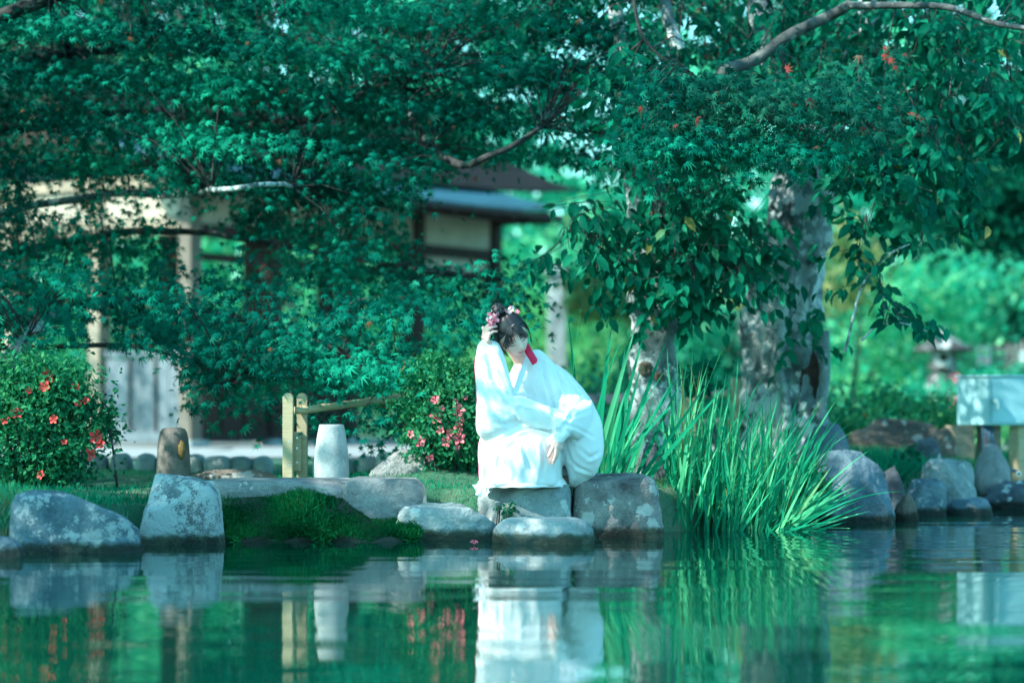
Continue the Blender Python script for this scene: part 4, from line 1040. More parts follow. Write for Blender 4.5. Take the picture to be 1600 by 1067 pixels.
for ti, tree in ((0, ct), (1, c2)):
    cs = []
    for t, x0, x1, y0, y1, n_, d0, d1 in CH:
        if t != ti: continue
        n_ = int(n_ * 1.25) if n_ > 12 else n_
        xx, yy, dd = g.uniform(x0, x1, n_), g.uniform(y0, y1, n_), g.uniform(d0, d1, n_)
        cs.append(np.stack([(xx - 800) * dd / FPX, dd, HC + (YH - yy) * dd / FPX], -1))
    cs = np.concatenate(cs)
    up = np.stack([g.uniform(.2, 4.5, 260), g.uniform(11.6, 16.5, 260), g.uniform(3.1, 5.5, 260)], -1)   # crown above the frame
    up = up[(HC + 730 * up[:, 1] / FPX < up[:, 2]) & (up[:, 0] > (.2 if ti else -.5)) & ((up[:, 0] > 2.2) == bool(ti))]
    nv = len(cs); cs = np.concatenate([cs, up]); n_ = len(cs); NLc = 11
    cs = cs[~(sun_blocked(cs) & (np.arange(n_) >= nv))]; n_ = len(cs)
    shoot = unit(g.normal(size=(n_, 3)) * np.array([1, .7, .35]) + np.array([.15, -.3, -.35]))
    tt = np.tile(np.linspace(0, 1, NLc), (n_, 1))
    pos = cs[:, None] + shoot[:, None] * (tt * .26)[..., None] + g.normal(size=(n_, NLc, 3)) * .022
    sidev = unit(np.cross(shoot, np.array([0, -.5, 1.0])))
    sg = np.where(np.arange(NLc) % 2 == 0, 1.0, -1.0)
    tip = unit(shoot[:, None] * .55 + sidev[:, None] * sg[None, :, None] * .8 + np.array([0, 0, -.75]) + g.normal(size=pos.shape) * .25).reshape(-1, 3)
    nrm = unit(np.array([0, -.75, .55]) + g.normal(size=pos.shape) * .45).reshape(-1, 3)
    pos = pos.reshape(-1, 3); R = frames(tip, nrm); scl = g.uniform(.06, .115, len(pos))
    tint = np.clip(np.repeat(g.uniform(.1, .9, n_), NLc) * .5 + g.uniform(0, .5, len(pos)), .001, .985)
    tint = np.where(g.uniform(0, 1, len(pos)) < .003, .997, tint)
    inview = (np.arange(len(pos)) < nv * NLc)
    kp = ~gaps(pos, [(700, 890, 252, 392, .95), (884, 985, 262, 330, .85)]); pos, R, scl, tint, inview = pos[kp], R[kp], scl[kp], tint[kp], inview[kp]
    o_ = np.argsort(np.where(inview, pos[:, 1], 99))[:290]; m_ = np.zeros(len(pos), bool); m_[o_] = True
    leaf_objects('leaf', tpl_mesh('cherry_leaf', OVATE, M['cherry']), pos[o_], R[o_], scl[o_], tree)
    crown_mesh('crown', (pos[~m_], R[~m_], scl[~m_], tint[~m_]), OVATE, M['cherry'], tree)
    tw = MB(); base = [P(1015, 300, D1), P(1020, 420, D1), P(1005, 260, D1), P(980, 160, D1)] if ti == 0 else [P(1180, 92, 13.2), P(1400, 10, 13.0), P(1560, 38, 12.8), P(1345, 60, D2), P(1300, 190, D2), P(1270, 270, D2), P(1060, 60, 13.6)]
    bk = np.array([tuple(q) for q in base])
    hubs = []
    for c in cs[:nv]:
        q = Vector(bk[int(((bk - c) ** 2).sum(1).argmin())])
        hs = [h for h in hubs if (h - Vector(c)).length < .35]
        src = min(hs, key=lambda h: (h - Vector(c)).length) if hs else q
        c_ = Vector(c)
        if any(700 < 800 + v.x * FPX / v.y < 985 and 252 < YH - (v.z - HC) * FPX / v.y < 345 for v in (c_, src.lerp(c_, .5))): continue
        tw.tube([src, src.lerp(c_, .5) + Vector((0, 0, .10)), c_], [.004, .003, .002], 4, False); hubs.append(c_)
    for c, s_ in zip(cs, shoot): tw.tube([Vector(c), Vector(c) + Vector(s_) * .27], [.0025, .001], 3, False)
    tw.build('twigs', M['bark_dark'], tree, True)['kind'] = 'stuff'
limb([P(1318, 552, 13.1), P(1330, 500, 13.1), P(1352, 440, 13.05), P(1385, 400, 13.0), P(1420, 385, 13.0)], .009, .004, 'bark', c2, 'bare_twig')
limb([P(1345, 532, 13.1), P(1365, 512, 13.1), P(1400, 505, 13.05), P(1440, 515, 13.0), P(1470, 532, 13.0)], .007, .003, 'bark', c2, 'bare_twig')
# ---------------------------------------------------------------- sweet flag / iris blades
def blade_mesh(k):
    rr = random.Random(100 + k); N = 9; w0 = rr.uniform(.8, 1.15); bend = rr.uniform(.02, .34) if k % 5 else rr.uniform(.5, .8); V, F = [], []
    for i in range(N + 1):
        t = i / N; w = w0 * .5 * (1 - t ** 3.2) * (.8 + .5 * min(1, t * 3) - .25 * t) + .02
        x = bend * t * t; z = t - .25 * bend * t * t * t
        for s, d in ((-1, 0.0), (0, .16), (1, 0.0)): V.append((x, s * w, z) if 0 else (x, s * w, z, d))
    verts = [(x, y * .02, z) for x, y, z, d in V]
    verts = [(v[0] + q[3] * .02, v[1], v[2]) for v, q in zip(verts, V)]
    F = [(3 * i + j, 3 * i + j + 1, 3 * i + 4 + j, 3 * i + 3 + j) for i in range(N) for j in range(2)]
    return np.array(verts), np.array(F)
BT = [blade_mesh(k) for k in range(10)]
BM = []
for v, f in BT:
    me = bpy.data.meshes.new('iris_blade'); me.from_pydata([tuple(p) for p in v], [], [tuple(q) for q in f]); me.materials.append(M['blade'])
    me.polygons.foreach_set('use_smooth', [True] * len(me.polygons)); BM.append(me)
def iris(label, specs, n_obj, group, seed):
    """specs: (n, x0, x1, D0, D1, length range, lean mean, lean sd, width range)"""
    rr = random.Random(seed); bl = []
    for n_, x0, x1, d0, d1, L, lm, ls, W in specs:
        for k in range(n_):
            D = rr.uniform(d0, d1); px = rr.uniform(x0, x1); p = Vector(((px - 800) * D / FPX, D, max(-.06, float(zt((px - 800) * D / FPX, D)) - .05)))
            t = (px - x0) / (x1 - x0)
            le = rr.gauss(lm, ls) + (t - .5) * .30; az = rr.gauss(0, .6) if abs(le) > .1 else rr.uniform(0, 6.28)
            bl.append((p, rr.uniform(*L), le, az, rr.uniform(*W), rr.uniform(-1.2, 1.2), rr.randrange(10)))
    r = root('iris_clump', bl[0][0], label, 'plant', group)
    rr.shuffle(bl)
    off = Matrix.Translation(-r.location); rest = {}
    SV, SF, ST, nv = [], [], [], 0
    for i, (p, L, le, az, W, tw, k) in enumerate(bl):
        Mx = Matrix.Translation(p) @ Matrix.Rotation(az, 4, 'Z') @ Matrix.Rotation(le, 4, 'Y') @ Matrix.Rotation(math.pi / 2 + tw, 4, 'Z') @ Matrix.Diagonal((L, W / .02, L, 1))
        Mx = Matrix.Translation(p) @ Matrix.Rotation(az, 4, 'Z') @ Matrix.Rotation(le, 4, 'Y') @ Matrix.Diagonal((L, 1, L, 1)) @ Matrix.Rotation(0, 4, 'Z')
        # roll the ribbon so most blades show their flat to the pond
        Rl = Matrix.Rotation(math.pi / 2 * .8 + tw * .5, 4, 'Z')
        Mx = Matrix.Translation(p) @ Matrix.Rotation(az, 4, 'Z') @ Matrix.Rotation(le, 4, 'Y') @ Rl @ Matrix.Diagonal((L * .6, W / .02, L, 1))
        if i < n_obj:
            o = bpy.data.objects.new('blade', BM[k]); COL.objects.link(o); o.parent = r; o.matrix_parent_inverse = off; o.matrix_basis = Mx
        else:
            A = np.array(Mx); v = BT[k][0] @ A[:3, :3].T + A[:3, 3]
            SV.append(v); SF.append(BT[k][1] + nv); ST.append(np.full(len(v), rr.uniform(.01, 1))); nv += len(v)
    if SV: np_mesh('lesser_blades', np.concatenate(SV), np.concatenate(SF), M['blade'], r, True, np.concatenate(ST))['kind'] = 'stuff'
    return r
iris('dense clump of long sword-like iris blades leaning right over the water beside the seat stone',
     [(230, 1050, 1225, 11.95, 12.5, (.42, .80), .17, .18, (.007, .013)), (56, 1100, 1225, 11.9, 12.4, (.60, .88), .30, .15, (.009, .015)), (34, 1170, 1230, 11.9, 12.3, (.35, .58), .85, .16, (.010, .016)), (240, 1045, 1235, 11.9, 12.5, (.2, .48), .2, .33, (.007, .012)), (8, 1130, 1230, 11.9, 12.2, (.5, .7), .95, .12, (.010, .016))], 295, 'iris clumps at the pond edge', 5)
iris('tall pale iris blades rising behind the shoulder and sleeve of the seated woman',
     [(9, 892, 955, 11.9, 12.4, (.72, .98), .13, .10, (.016, .024)), (18, 915, 985, 11.8, 12.4, (.45, .85), .42, .16, (.014, .022)), (14, 930, 1000, 11.8, 12.3, (.2, .42), .5, .35, (.010, .016))], 41, 'iris clumps at the pond edge', 6)
fb = root('floating_blade', (P(1250, 822, 12.2).x, 12.2, .004), 'single fallen iris blade floating on the water beside the clump', 'leaf')
V = [];
for i in range(11):
    t = i / 10; x = P(1225, 0, 12.25).x + .31 * t; w = .007 * (1 - t ** 3)
    V += [(x, 12.3 - .22 * t - w * 3, .006 + .002 * math.sin(t * 9)), (x, 12.3 - .22 * t + w * 3, .008 + .002 * math.sin(t * 9))]
np_mesh('blade', V, [(2 * i, 2 * i + 1, 2 * i + 3, 2 * i + 2) for i in range(10)], M['blade'], fb)

# ---------------------------------------------------------------- azaleas with single flowers
def flower(parent, c, r, mat, face, seed):
    """funnel flower of five petals, one mesh, with a darker throat as a sub-part"""
    rr = random.Random(seed); f = Vector(face).normalized(); a = f.orthogonal().normalized(); b = f.cross(a); V, F = [], []
    th0 = rr.uniform(0, 6.28)
    V.append(c - f * r * .55)
    for k in range(5):
        t = th0 + k * 2 * math.pi / 5; i0 = len(V)
        for dt, rad, h in ((-.42, .55, .10), (.42, .55, .10), (-.50, .85, .28), (.50, .85, .28), (0, 1.12, .16 + rr.uniform(-.1, .1)), (0, .6, .02)):
            V.append(c + (a * math.cos(t + dt) + b * math.sin(t + dt)) * r * rad + f * r * h)
        F += [(0, i0, i0 + 5), (0, i0 + 5, i0 + 1), (i0, i0 + 2, i0 + 5), (i0 + 5, i0 + 3, i0 + 1), (i0 + 2, i0 + 4, i0 + 5), (i0 + 5, i0 + 4, i0 + 3)]
    o = MB().add(V, F).build('flower', mat, parent, True)
    q = MB()
    for k in range(5):
        d = (f + (a * math.cos(k * 1.26) + b * math.sin(k * 1.26)) * .3).normalized(); q.tube([c - f * r * .4, c + d * r * .75], r * .035, 4)
    q.build('stamens', M['stigma'], o)
    return o
az1, da1 = bush('azalea_bush', 'dark azalea with scattered red flowers behind the long sloping boulder', P(62, 0, 11.9).x, 11.9, (.29, .26, .33), M['azalea'], 390, 30, .032, 91, group='azaleas on the bank', cz=HC + (YH - 664) * 11.9 / FPX, stems=9)
for k, (x, y, s) in enumerate([(74, 588, 1.2), (70, 604, 1.0), (118, 606, .9), (26, 645, 1.0), (84, 655, .8), (122, 630, .7), (150, 682, 1.25), (140, 710, 1.1), (156, 694, .9), (8, 656, .8), (64, 742, .8), (100, 690, .55), (45, 610, .6), (134, 626, .6)]):
    p = P(x, y, 11.62 + (.12 if x > 110 or y < 600 else 0)); flower(az1, p, .028 * s, M['petal_red'], (random.uniform(-.6, .5), -1, random.uniform(-.1, .5)), k)
az2, da2 = bush('azalea_bush', 'sunlit azalea with pink flowers just left of the white robe', P(702, 0, 12.35).x, 12.35, (.22, .22, .31), M['azalea'], 340, 30, .030, 92, group='azaleas on the bank', cz=HC + (YH - 650) * 12.35 / FPX, stems=12)
for k, (x, y, s) in enumerate([(680, 625, .9), (682, 652, 1.3), (716, 641, 1.2), (694, 662, .9), (718, 655, .9), (717, 668, 1.0), (703, 676, .8), (718, 685, 1.2), (698, 690, 1.0), (655, 690, 1.2), (688, 672, .8), (671, 714, .8), (642, 678, .7), (714, 698, .6), (712, 627, .5), (690, 638, .6), (727, 621, .5)]):
    flower(az2, P(x, y, 12.10 + random.uniform(0, .05)), .027 * s, M['petal_pink'], (random.uniform(-.7, .5), -1, random.uniform(-.1, .5)), 50 + k)
far_fl = [o for o in bpy.data.objects if o.name == 'flowering_shrub'][0]
for k, (x, y) in enumerate([(1490, 626), (1497, 632), (1484, 634), (1493, 590), (1500, 596)]): flower(far_fl, P(x, y, 22.95), .045, M['petal_pink'], (.1, -1, .2), 120 + k)
# azalea twig sticking out on the right of the red one
bush('azalea_bush', 'thin leafy azalea sprig leaning out beside the lit pavilion post', P(160, 0, 11.95).x, 11.95, (.06, .08, .12), M['azalea'], 16, 14, .035, 93, group='azaleas on the bank', cz=HC + (YH - 655) * 11.95 / FPX, stems=1)
bush('leafy_plant', 'broad leaved low plant in front of the teal cabinet legs', P(1525, 0, 15.2).x, 15.2, (.14, .12, .07), M['cherry'], 26, 9, .09, 94, cat='plant', tpl=OVATE)
bush('leafy_plant', 'green saplings with pointed leaves beside the ovate-leaved trunk', P(1095, 0, 13.2).x, 13.2, (.06, .08, .10), M['cherry'], 16, 9, .09, 95, cat='plant', tpl=OVATE, cz=HC + (YH - 590) * 13.2 / FPX)
bush('leafy_plant', 'small weed with oval leaves on the grass beside the deep blue stone', P(1415, 0, 14.9).x, 14.9, (.08, .06, .07), M['cherry'], 12, 8, .06, 96, cat='plant', tpl=OVATE)
bush('leafy_plant', 'shaggy green tuft between the iris and the large pointed boulder', P(1255, 0, 12.6).x, 12.6, (.12, .1, .12), M['azalea'], 60, 14, .05, 97, cat='plant', cz=.2)
bush('leafy_plant', 'tuft of green leaves between the block stones on the right', P(1490, 0, 15.0).x, 15.0, (.10, .08, .05), M['azalea'], 30, 14, .045, 98, cat='plant')

# ---------------------------------------------------------------- grass and moss
g = np.random.default_rng(31)
NG = 70000
gx = g.uniform(-3.6, 4.6, NG); gy = shore(gx) + np.where(g.uniform(0, 1, NG) < .28, g.uniform(-.06, .6, NG), g.uniform(.05, 5.5, NG))
cover = np.sin(gx * 2.1 + 1.3 * np.sin(gy * 1.7)) * np.cos(gy * 1.9 + gx) + g.normal(size=NG) * .35
ok = (cover > np.where(gx > -.8, -.7, -.30)) & (gy < 17.6)
gx, gy = gx[ok], gy[ok]; gz = zt(gx, gy); ok = gz > .03; gx, gy, gz = gx[ok], gy[ok], gz[ok]; n_ = len(gx)
dirs = unit(np.stack([g.normal(size=n_) * .5 + .1, g.normal(size=n_) * .5, np.ones(n_)], -1))
faces = unit(np.stack([g.normal(size=n_) * .6, -np.ones(n_), g.normal(size=n_) * .2], -1))
tall = .026 + .028 * np.clip(np.sin(gx * 1.3 + 2) * np.cos(gy * .9), 0, 1) + .05 * (gx > 1.6)
BL = np.array([(-.07, 0, 0), (.07, 0, 0), (.045, .55, .06), (-.045, .55, .06), (0, 1, .22)], float); BF = np.array([(0, 1, 2), (0, 2, 3), (3, 2, 4)])
V, F = place_tpl(BL, BF, np.stack([gx, gy, gz], -1), frames(dirs, faces), tall * g.uniform(.5, 1.3, n_))
tn = np.clip(.45 + .35 * np.sin(gx * 3 + gy * 2) + g.normal(size=n_) * .2, .01, .99)
tag(np_mesh('bank_grass', V, F, M['grass'], None, True, np.repeat(tn, 5)), 'short green grass covering the bank behind the rocks', 'grass', None, 'stuff')

# mossy bank between the lichen block and the stepping rock
rr = np.random.default_rng(37)
mx = np.linspace(P(338, 0, 11.1).x, P(655, 0, 11.1).x, 60); tz = np.linspace(0, 1, 22)
MX, TZ = np.meshgrid(mx, tz)
topz = np.interp(MX, [mx[0], mx[20], mx[36], mx[44], mx[-1]], [.225, .232, .225, .13, .12])
MZ = -.06 + (topz + .06) * TZ
bulge = .10 * np.sin(math.pi * np.clip(TZ * .9 + .1, 0, 1)) + .02 * np.sin(MX * 9 + TZ * 5) + .012 * np.sin(MX * 23 - TZ * 9)
MY = 11.08 - bulge + .42 * TZ ** 3 + (MX - mx[0]) * .03
ii = (np.arange(21)[:, None] * 60 + np.arange(59)[None]).ravel()
mbk = tag(np_mesh('mossy_bank', np.stack([MX, MY, MZ], -1).reshape(-1, 3), np.stack([ii, ii + 1, ii + 61, ii + 60], 1), M['wet_earth']), kind='structure')
NM = 42000
u = rr.uniform(0, 58.99, NM); v = rr.uniform(2.2, 20.99, NM); i0, j0 = u.astype(int), v.astype(int)
fu, fv = (u - i0)[:, None], (v - j0)[:, None]
G3 = np.stack([MX, MY, MZ], -1)
mp_ = G3[j0, i0] * (1 - fu) * (1 - fv) + G3[j0, i0 + 1] * fu * (1 - fv) + G3[j0 + 1, i0] * (1 - fu) * fv + G3[j0 + 1, i0 + 1] * fu * fv
pat = np.sin(mp_[:, 0] * 11 + 2 * np.sin(mp_[:, 2] * 17)) + rr.normal(size=NM) * .5
keep = (pat > -.5) & (mp_[:, 2] > .012 + .012 * np.sin(mp_[:, 0] * 31))
mp_ = mp_[keep]; n_ = len(mp_)
dr_ = unit(np.stack([rr.normal(size=n_) * .5, -np.ones(n_) * .5, .6 + rr.normal(size=n_) * .5], -1))
V, F = place_tpl(BL * np.array([1.7, 1, 1]), BF, mp_, frames(dr_, unit(rr.normal(size=(n_, 3)) + np.array([0, -1, .3]))), rr.uniform(.010, .034, n_) * (1 + .6 * np.sin(mp_[:, 0] * 13 + mp_[:, 2] * 9)))
tn = np.clip(.4 + .35 * np.sin(mp_[:, 0] * 14) * np.cos(mp_[:, 2] * 20) + rr.normal(size=n_) * .2, .01, .99)
tag(np_mesh('bank_moss', V, F, M['moss'], None, True, np.repeat(tn, 5)), 'deep green moss hanging down the bank to the water left of the stepping rock', 'moss', None, 'stuff')
# fallen petal on the water, sprigs on the robe stone
pt = P(741, 849, 10.75); pt.z = .004
flower(root('fallen_petals', pt, 'pink fallen blossom floating by the step stone', 'blossom'), pt + Vector((0, 0, .008)), .018, M['petal_pink'], (0, -.4, 1), 77)
bush('leafy_plant', 'small sprig of leaves growing against the square pale stone', P(790, 0, 11.22).x, 11.22, (.05, .03, .05), M['azalea'], 16, 7, .022, 99, cat='plant', cz=.13, stems=5)
# ---------------------------------------------------------------- the seated woman
def remeshed(name, mb, voxel, smooth, mat, parent=None, it=6, fac=.5):
    me = bpy.data.meshes.new('tmp'); me.from_pydata(mb.v, [], mb.f); me.update()
    bm = bmesh.new(); bm.from_mesh(me); bmesh.ops.recalc_face_normals(bm, faces=bm.faces[:]); bm.to_mesh(me); bm.free()
    o = bpy.data.objects.new('tmp', me); COL.objects.link(o)
    m = o.modifiers.new('r', 'REMESH'); m.mode = 'VOXEL'; m.voxel_size = voxel; m.use_smooth_shade = True
    s = o.modifiers.new('s', 'SMOOTH'); s.factor = fac; s.iterations = it
    dg = bpy.context.evaluated_depsgraph_get(); ev = o.evaluated_get(dg)
    out = bpy.data.meshes.new_from_object(ev); bpy.data.objects.remove(o)
    out.name = name; out.materials.clear(); out.materials.append(mat)
    out.polygons.foreach_set('use_smooth', [True] * len(out.polygons))
    return link(bpy.data.objects.new(name, out), parent)

def skin_mat(name, c):
    m, n, l, bs = nodes_of(name)
    t = noise_tex(n, l, 18, 3); r = ramp(n, [(.3, tuple(x * .94 for x in c)), (.7, c)]); l.new(t.outputs[0], r.inputs[0])
    l.new(r.outputs[0], bs.inputs['Base Color']); bs.inputs['Roughness'].default_value = .5
    bs.inputs['Subsurface Weight'].default_value = .15; bs.inputs['Subsurface Radius'].default_value = (.012, .005, .003)
    return m
M['skin'] = skin_mat('skin', (.88, .53, .46))
M['lip'] = skin_mat('lip', (.78, .28, .28)); M['blush'] = skin_mat('eye_shadow', (.60, .33, .34))
M['hair'] = plain_mat('black_hair', (.022, .020, .024), .42, var=.5, scale=60)
M['robe'] = plain_mat('white_cotton', (.80, .82, .83), .8, var=.02, scale=40)
mm_, n, l, bs = M['robe'], M['robe'].node_tree.nodes, M['robe'].node_tree.links, M['robe'].node_tree.nodes['Principled BSDF']
bs.inputs['Sheen Weight'].default_value = .15
tn_ = noise_tex(n, l, 15, 5, .55, stretch=(1.0, 1.0, .4)); bump(n, l, tn_.outputs[0], bs, .5, .012)
M['trim'] = plain_mat('magenta_piping', (.42, .02, .14), .6); M['redcollar'] = plain_mat('red_collar_cloth', (.82, .004, .07), .6, var=.1)
M['lash'] = plain_mat('dark_lash', (.03, .02, .02), .6); M['pin_white'] = plain_mat('pearl_white', (.86, .72, .75), .35)
M['pin_pink'] = plain_mat('rose_petal', (.88, .22, .32), .5, var=.3, scale=60); M['pin_red'] = plain_mat('deep_red_petal', (.6, .02, .06), .5)

person = root('person', P(850, 752, 11.65), 'woman in white robe seated on shore stones, head resting on raised hand', 'person')
DP = 11.5
def tubeE(mb, sts, n=28, e=2.3):
    """rings: (centre, half axis vector a, half axis vector b) -> closed superelliptic loft, Catmull-Rom between"""
    sts = [(Vector(c), Vector(a), Vector(b)) for c, a, b in sts]; rings = []
    def cr(q, i, t):
        p0, p1, p2, p3 = q[max(i - 1, 0)], q[i], q[i + 1], q[min(i + 2, len(q) - 1)]
        return .5 * ((2 * p1) + (p2 - p0) * t + (2 * p0 - 5 * p1 + 4 * p2 - p3) * t * t + (3 * p1 - p0 - 3 * p2 + p3) * t ** 3)
    cs, aa, bb = zip(*sts)
    for i in range(len(sts) - 1):
        for k in range(5): t = k / 5; rings.append((cr(cs, i, t), cr(aa, i, t), cr(bb, i, t)))
    rings.append(sts[-1]); V, F = [], []
    for c, a, b in rings:
        for j in range(n):
            th = 2 * math.pi * j / n; ct_, st_ = math.cos(th), math.sin(th)
            V.append(c + a * math.copysign(abs(ct_) ** (2 / e), ct_) + b * math.copysign(abs(st_) ** (2 / e), st_))
    m = len(rings)
    F = [(i * n + j, i * n + (j + 1) % n, (i + 1) * n + (j + 1) % n, (i + 1) * n + j) for i in range(m - 1) for j in range(n)]
    F += [tuple(range(n))[::-1], tuple((m - 1) * n + j for j in range(n))]
    mb.add(V, F)
def caps(mb, a, b, ra, rb, n=14):
    """tapered capsule"""
    a, b = Vector(a), Vector(b); d = (b - a); L = d.length; d = d / L if L > 1e-6 else Vector((0, 0, 1))
    pts, rad = [], []
    for k in range(5): t = math.pi / 2 * (1 - k / 4); pts.append(a - d * ra * math.sin(t)); rad.append(max(ra * math.cos(t), 1e-4))
    for k in range(5): t = math.pi / 2 * k / 4; pts.append(b + d * rb * math.sin(t)); rad.append(max(rb * math.cos(t), 1e-4))
    # straight tube along d so end frames never flip
    x = d.orthogonal().normalized(); y = d.cross(x); V = []
    for p, r in zip(pts, rad): V += [p + (x * math.cos(2 * math.pi * j / n) + y * math.sin(2 * math.pi * j / n)) * r for j in range(n)]
    m = len(pts); F = [(i * n + j, i * n + (j + 1) % n, (i + 1) * n + (j + 1) % n, (i + 1) * n + j) for i in range(m - 1) for j in range(n)]
    F += [tuple(range(n))[::-1], tuple((m - 1) * n + j for j in range(n))]; mb.add(V, F)
def chain(mb, pts, rads):
    for i in range(len(pts) - 1): caps(mb, pts[i], pts[i + 1], rads[i], rads[i + 1])

# joints
HD = 11.36
pelvis = P(872, 722, 11.72); chest = P(846, 612, 11.60); neck0 = P(822, 574, 11.50)
shR, shL = P(800, 600, 11.53), P(862, 590, 11.58)
elR, elL = P(768, 640, 11.22), P(921, 652, 11.42)
wrR, wrL = P(771, 547, 11.30), P(874, 678, 11.19)
knR, knL = P(790, 684, 11.30), P(840, 690, 11.28)
anR, anL = P(786, 742, 11.42), P(834, 744, 11.42)
# head frame
roll, pitch = math.radians(28), math.radians(33); yaw = math.radians(9)
up0 = Vector((-math.sin(roll), 0, math.cos(roll))); f0 = Vector((math.sin(yaw) * math.cos(roll), -math.cos(yaw), math.sin(yaw) * math.sin(roll)))
HF = (f0 * math.cos(pitch) - up0 * math.sin(pitch)).normalized(); HU = (up0 - HF * up0.dot(HF)).normalized(); HR = HF.cross(HU).normalized()
if HR.x < 0: HR = -HR
HCEN = P(799, 523, HD)
def hp_(x, y, z): return HCEN + HR * x + HF * y + HU * z            # x right in picture, y forward, z up
def gs(v, s): return math.exp(-(v / s) ** 2)
def head_pt(d):
    """sculpted head radius in direction d (head frame)"""
    x, y, z = d.x * .073, d.y * .092, d.z * .112
    if z < 0:
        k = -z / .112; x *= 1 - .30 * k ** 1.5
        if y < 0: y *= 1 - .35 * k
    if y > 0 and z < .02: y *= 1 - .05 * min(1, -(z - .02) / .1)
    fr = max(0, d.y)
    w = fr ** 1.5
    y += w * (.021 * gs(x, .0105) * gs(z + .030, .013) + .011 * gs(x, .008) * gs(z + .010, .020))          # nose tip and bridge
    y -= w * .0085 * (gs(x - .031, .016) + gs(x + .031, .016)) * gs(z - .004, .013)                        # sockets
    y += w * .0052 * (gs(x - .031, .013) + gs(x + .031, .013)) * gs(z + .0015, .008)                       # closed lids
    y += w * .003 * (gs(x - .03, .02) + gs(x + .03, .02)) * gs(z - .022, .008)                             # brow
    y += w * (.0065 * gs(x, .019) * gs(z + .0585, .0052) + .0065 * gs(x, .016) * gs(z + .069, .0055))      # lips
    y -= w * .004 * gs(x, .02) * gs(z + .0638, .0022)
    y -= w * .003 * gs(x, .02) * gs(z + .080, .006)
    y += w * .007 * gs(x, .018) * gs(z + .098, .012)                                                       # chin
    y += w * .004 * (gs(x - .042, .018) + gs(x + .042, .018)) * gs(z + .028, .022)                         # cheeks
    return Vector((x, y, z))
HN, HM = 96, 72
mbH = MB(); V, F = [], []
for i in range(HM + 1):
    ph = math.pi * i / HM
    for j in range(HN):
        th = 2 * math.pi * j / HN
        d = Vector((math.sin(ph) * math.sin(th), math.sin(ph) * math.cos(th), math.cos(ph))); q = head_pt(d); V.append(hp_(q.x, q.y, q.z))
F = [(i * HN + j, i * HN + (j + 1) % HN, (i + 1) * HN + (j + 1) % HN, (i + 1) * HN + j) for i in range(HM) for j in range(HN)]
mbH.add(V, F)
head_bvh = BVHTree.FromPolygons([Vector(v) for v in mbH.v], [list(f) for f in mbH.f])
def on_face(x, z, lift=.0012):
    o = hp_(x, .25, z); h = head_bvh.ray_cast(o, -HF)
    return (h[0] + HF * lift) if h[0] else hp_(x, .09, z)
body = MB(); body.v, body.f = list(mbH.v), [list(f) for f in mbH.f]
for s in (-1, 1):                                                      # ears
    for t in range(5):
        a = -1.2 + t * .6; caps(body, hp_(s * .070, -.004 - .012 * math.cos(a), -.004 + .022 * math.sin(a)), hp_(s * .074, -.006 - .014 * math.cos(a + .4), -.004 + .024 * math.sin(a + .4)), .006, .005, 8)
chain(body, [hp_(0, -.03, -.06), neck0 + Vector((0, .02, .01)), chest + Vector((0, 0, .03))], [.045, .047, .09])
chain(body, [chest, chest.lerp(pelvis, .5), pelvis], [.098, .092, .118])
chain(body, [shR.lerp(chest, .5), shR, elR, wrR], [.045, .038, .034, .025])
chain(body, [shL.lerp(chest, .5), shL, elL, wrL], [.05, .042, .034, .024])
for hpj, kn, an, tx in ((pelvis + Vector((-.07, -.02, -.01)), knR, anR, -.01), (pelvis + Vector((.03, -.02, -.01)), knL, anL, .01)):
    chain(body, [hpj, kn, an], [.08, .045, .034]); toe = an + Vector((tx, -.15, -.026))
    chain(body, [an + Vector((0, .02, -.02)), an + Vector((tx * .5, -.08, -.018)), toe], [.030, .028, .020])
    for q in range(5): caps(body, toe + Vector((-.024 + q * .012, -.004 + .003 * abs(q - 1), -.003)), toe + Vector((-.026 + q * .013, -.026 + .004 * q, -.006)), .0085, .007, 8)
def hand(mb, wrist, fwd, palm, thumb_dir, curls, spread=.10, L=.082, thumb_curl=.5, thumb_out=.75, fs=1.0):
    """fwd: wrist to knuckles; palm: where the palm faces; thumb_dir: side of the thumb"""
    f = Vector(fwd).normalized(); p = Vector(palm); p = (p - f * p.dot(f)).normalized(); s = f.cross(p)
    if s.dot(Vector(thumb_dir)) < 0: s = -s
    w = Vector(wrist)
    for k, (o, l_) in enumerate(((.027, .96), (.009, 1.0), (-.009, .97), (-.026, .88))):      # palm bones, index first
        caps(mb, w + s * o * .45, w + f * L * l_ + s * o, .0135, .0115, 10)
    for k, (o, l_, segs) in enumerate(((.027, .96, (.040, .024, .020)), (.009, 1.0, (.044, .028, .021)), (-.009, .97, (.041, .026, .020)), (-.026, .88, (.032, .020, .018)))):
        q = w + f * L * l_ + s * o; d = (f + s * (o / .027) * spread).normalized(); ang = 0; r = .0092 - .0008 * (k == 3)
        for m_, sl in enumerate(segs):
            sl *= fs
            ang += curls[k][m_]
            dd = (d * math.cos(ang) + p * math.sin(ang)).normalized(); e = q + dd * sl
            caps(mb, q, e, r, r * .90, 9); q = e; r *= .90
    q = w + f * .022 + s * .020 + p * .006; d = (f * .95 + s * thumb_out + p * .25).normalized(); r = .0115                     # thumb from the side of the palm near its base
    for m_, sl in enumerate((.036, .030, .024)):
        e = q + d * sl; caps(mb, q, e, r, r * .9, 9); q = e; r *= .9
        d = (d * math.cos(thumb_curl * .5) + (f * .7 + p * .5 - s * .2).normalized() * math.sin(thumb_curl * .5)).normalized()
hand(body, wrR, P(752, 520, 11.26) - wrR, Vector((.8, .35, -.25)), Vector((.2, 1, .3)), [(.75, .75, .4), (.8, .8, .45), (.85, .8, .45), (.9, .8, .5)], .06, .075)
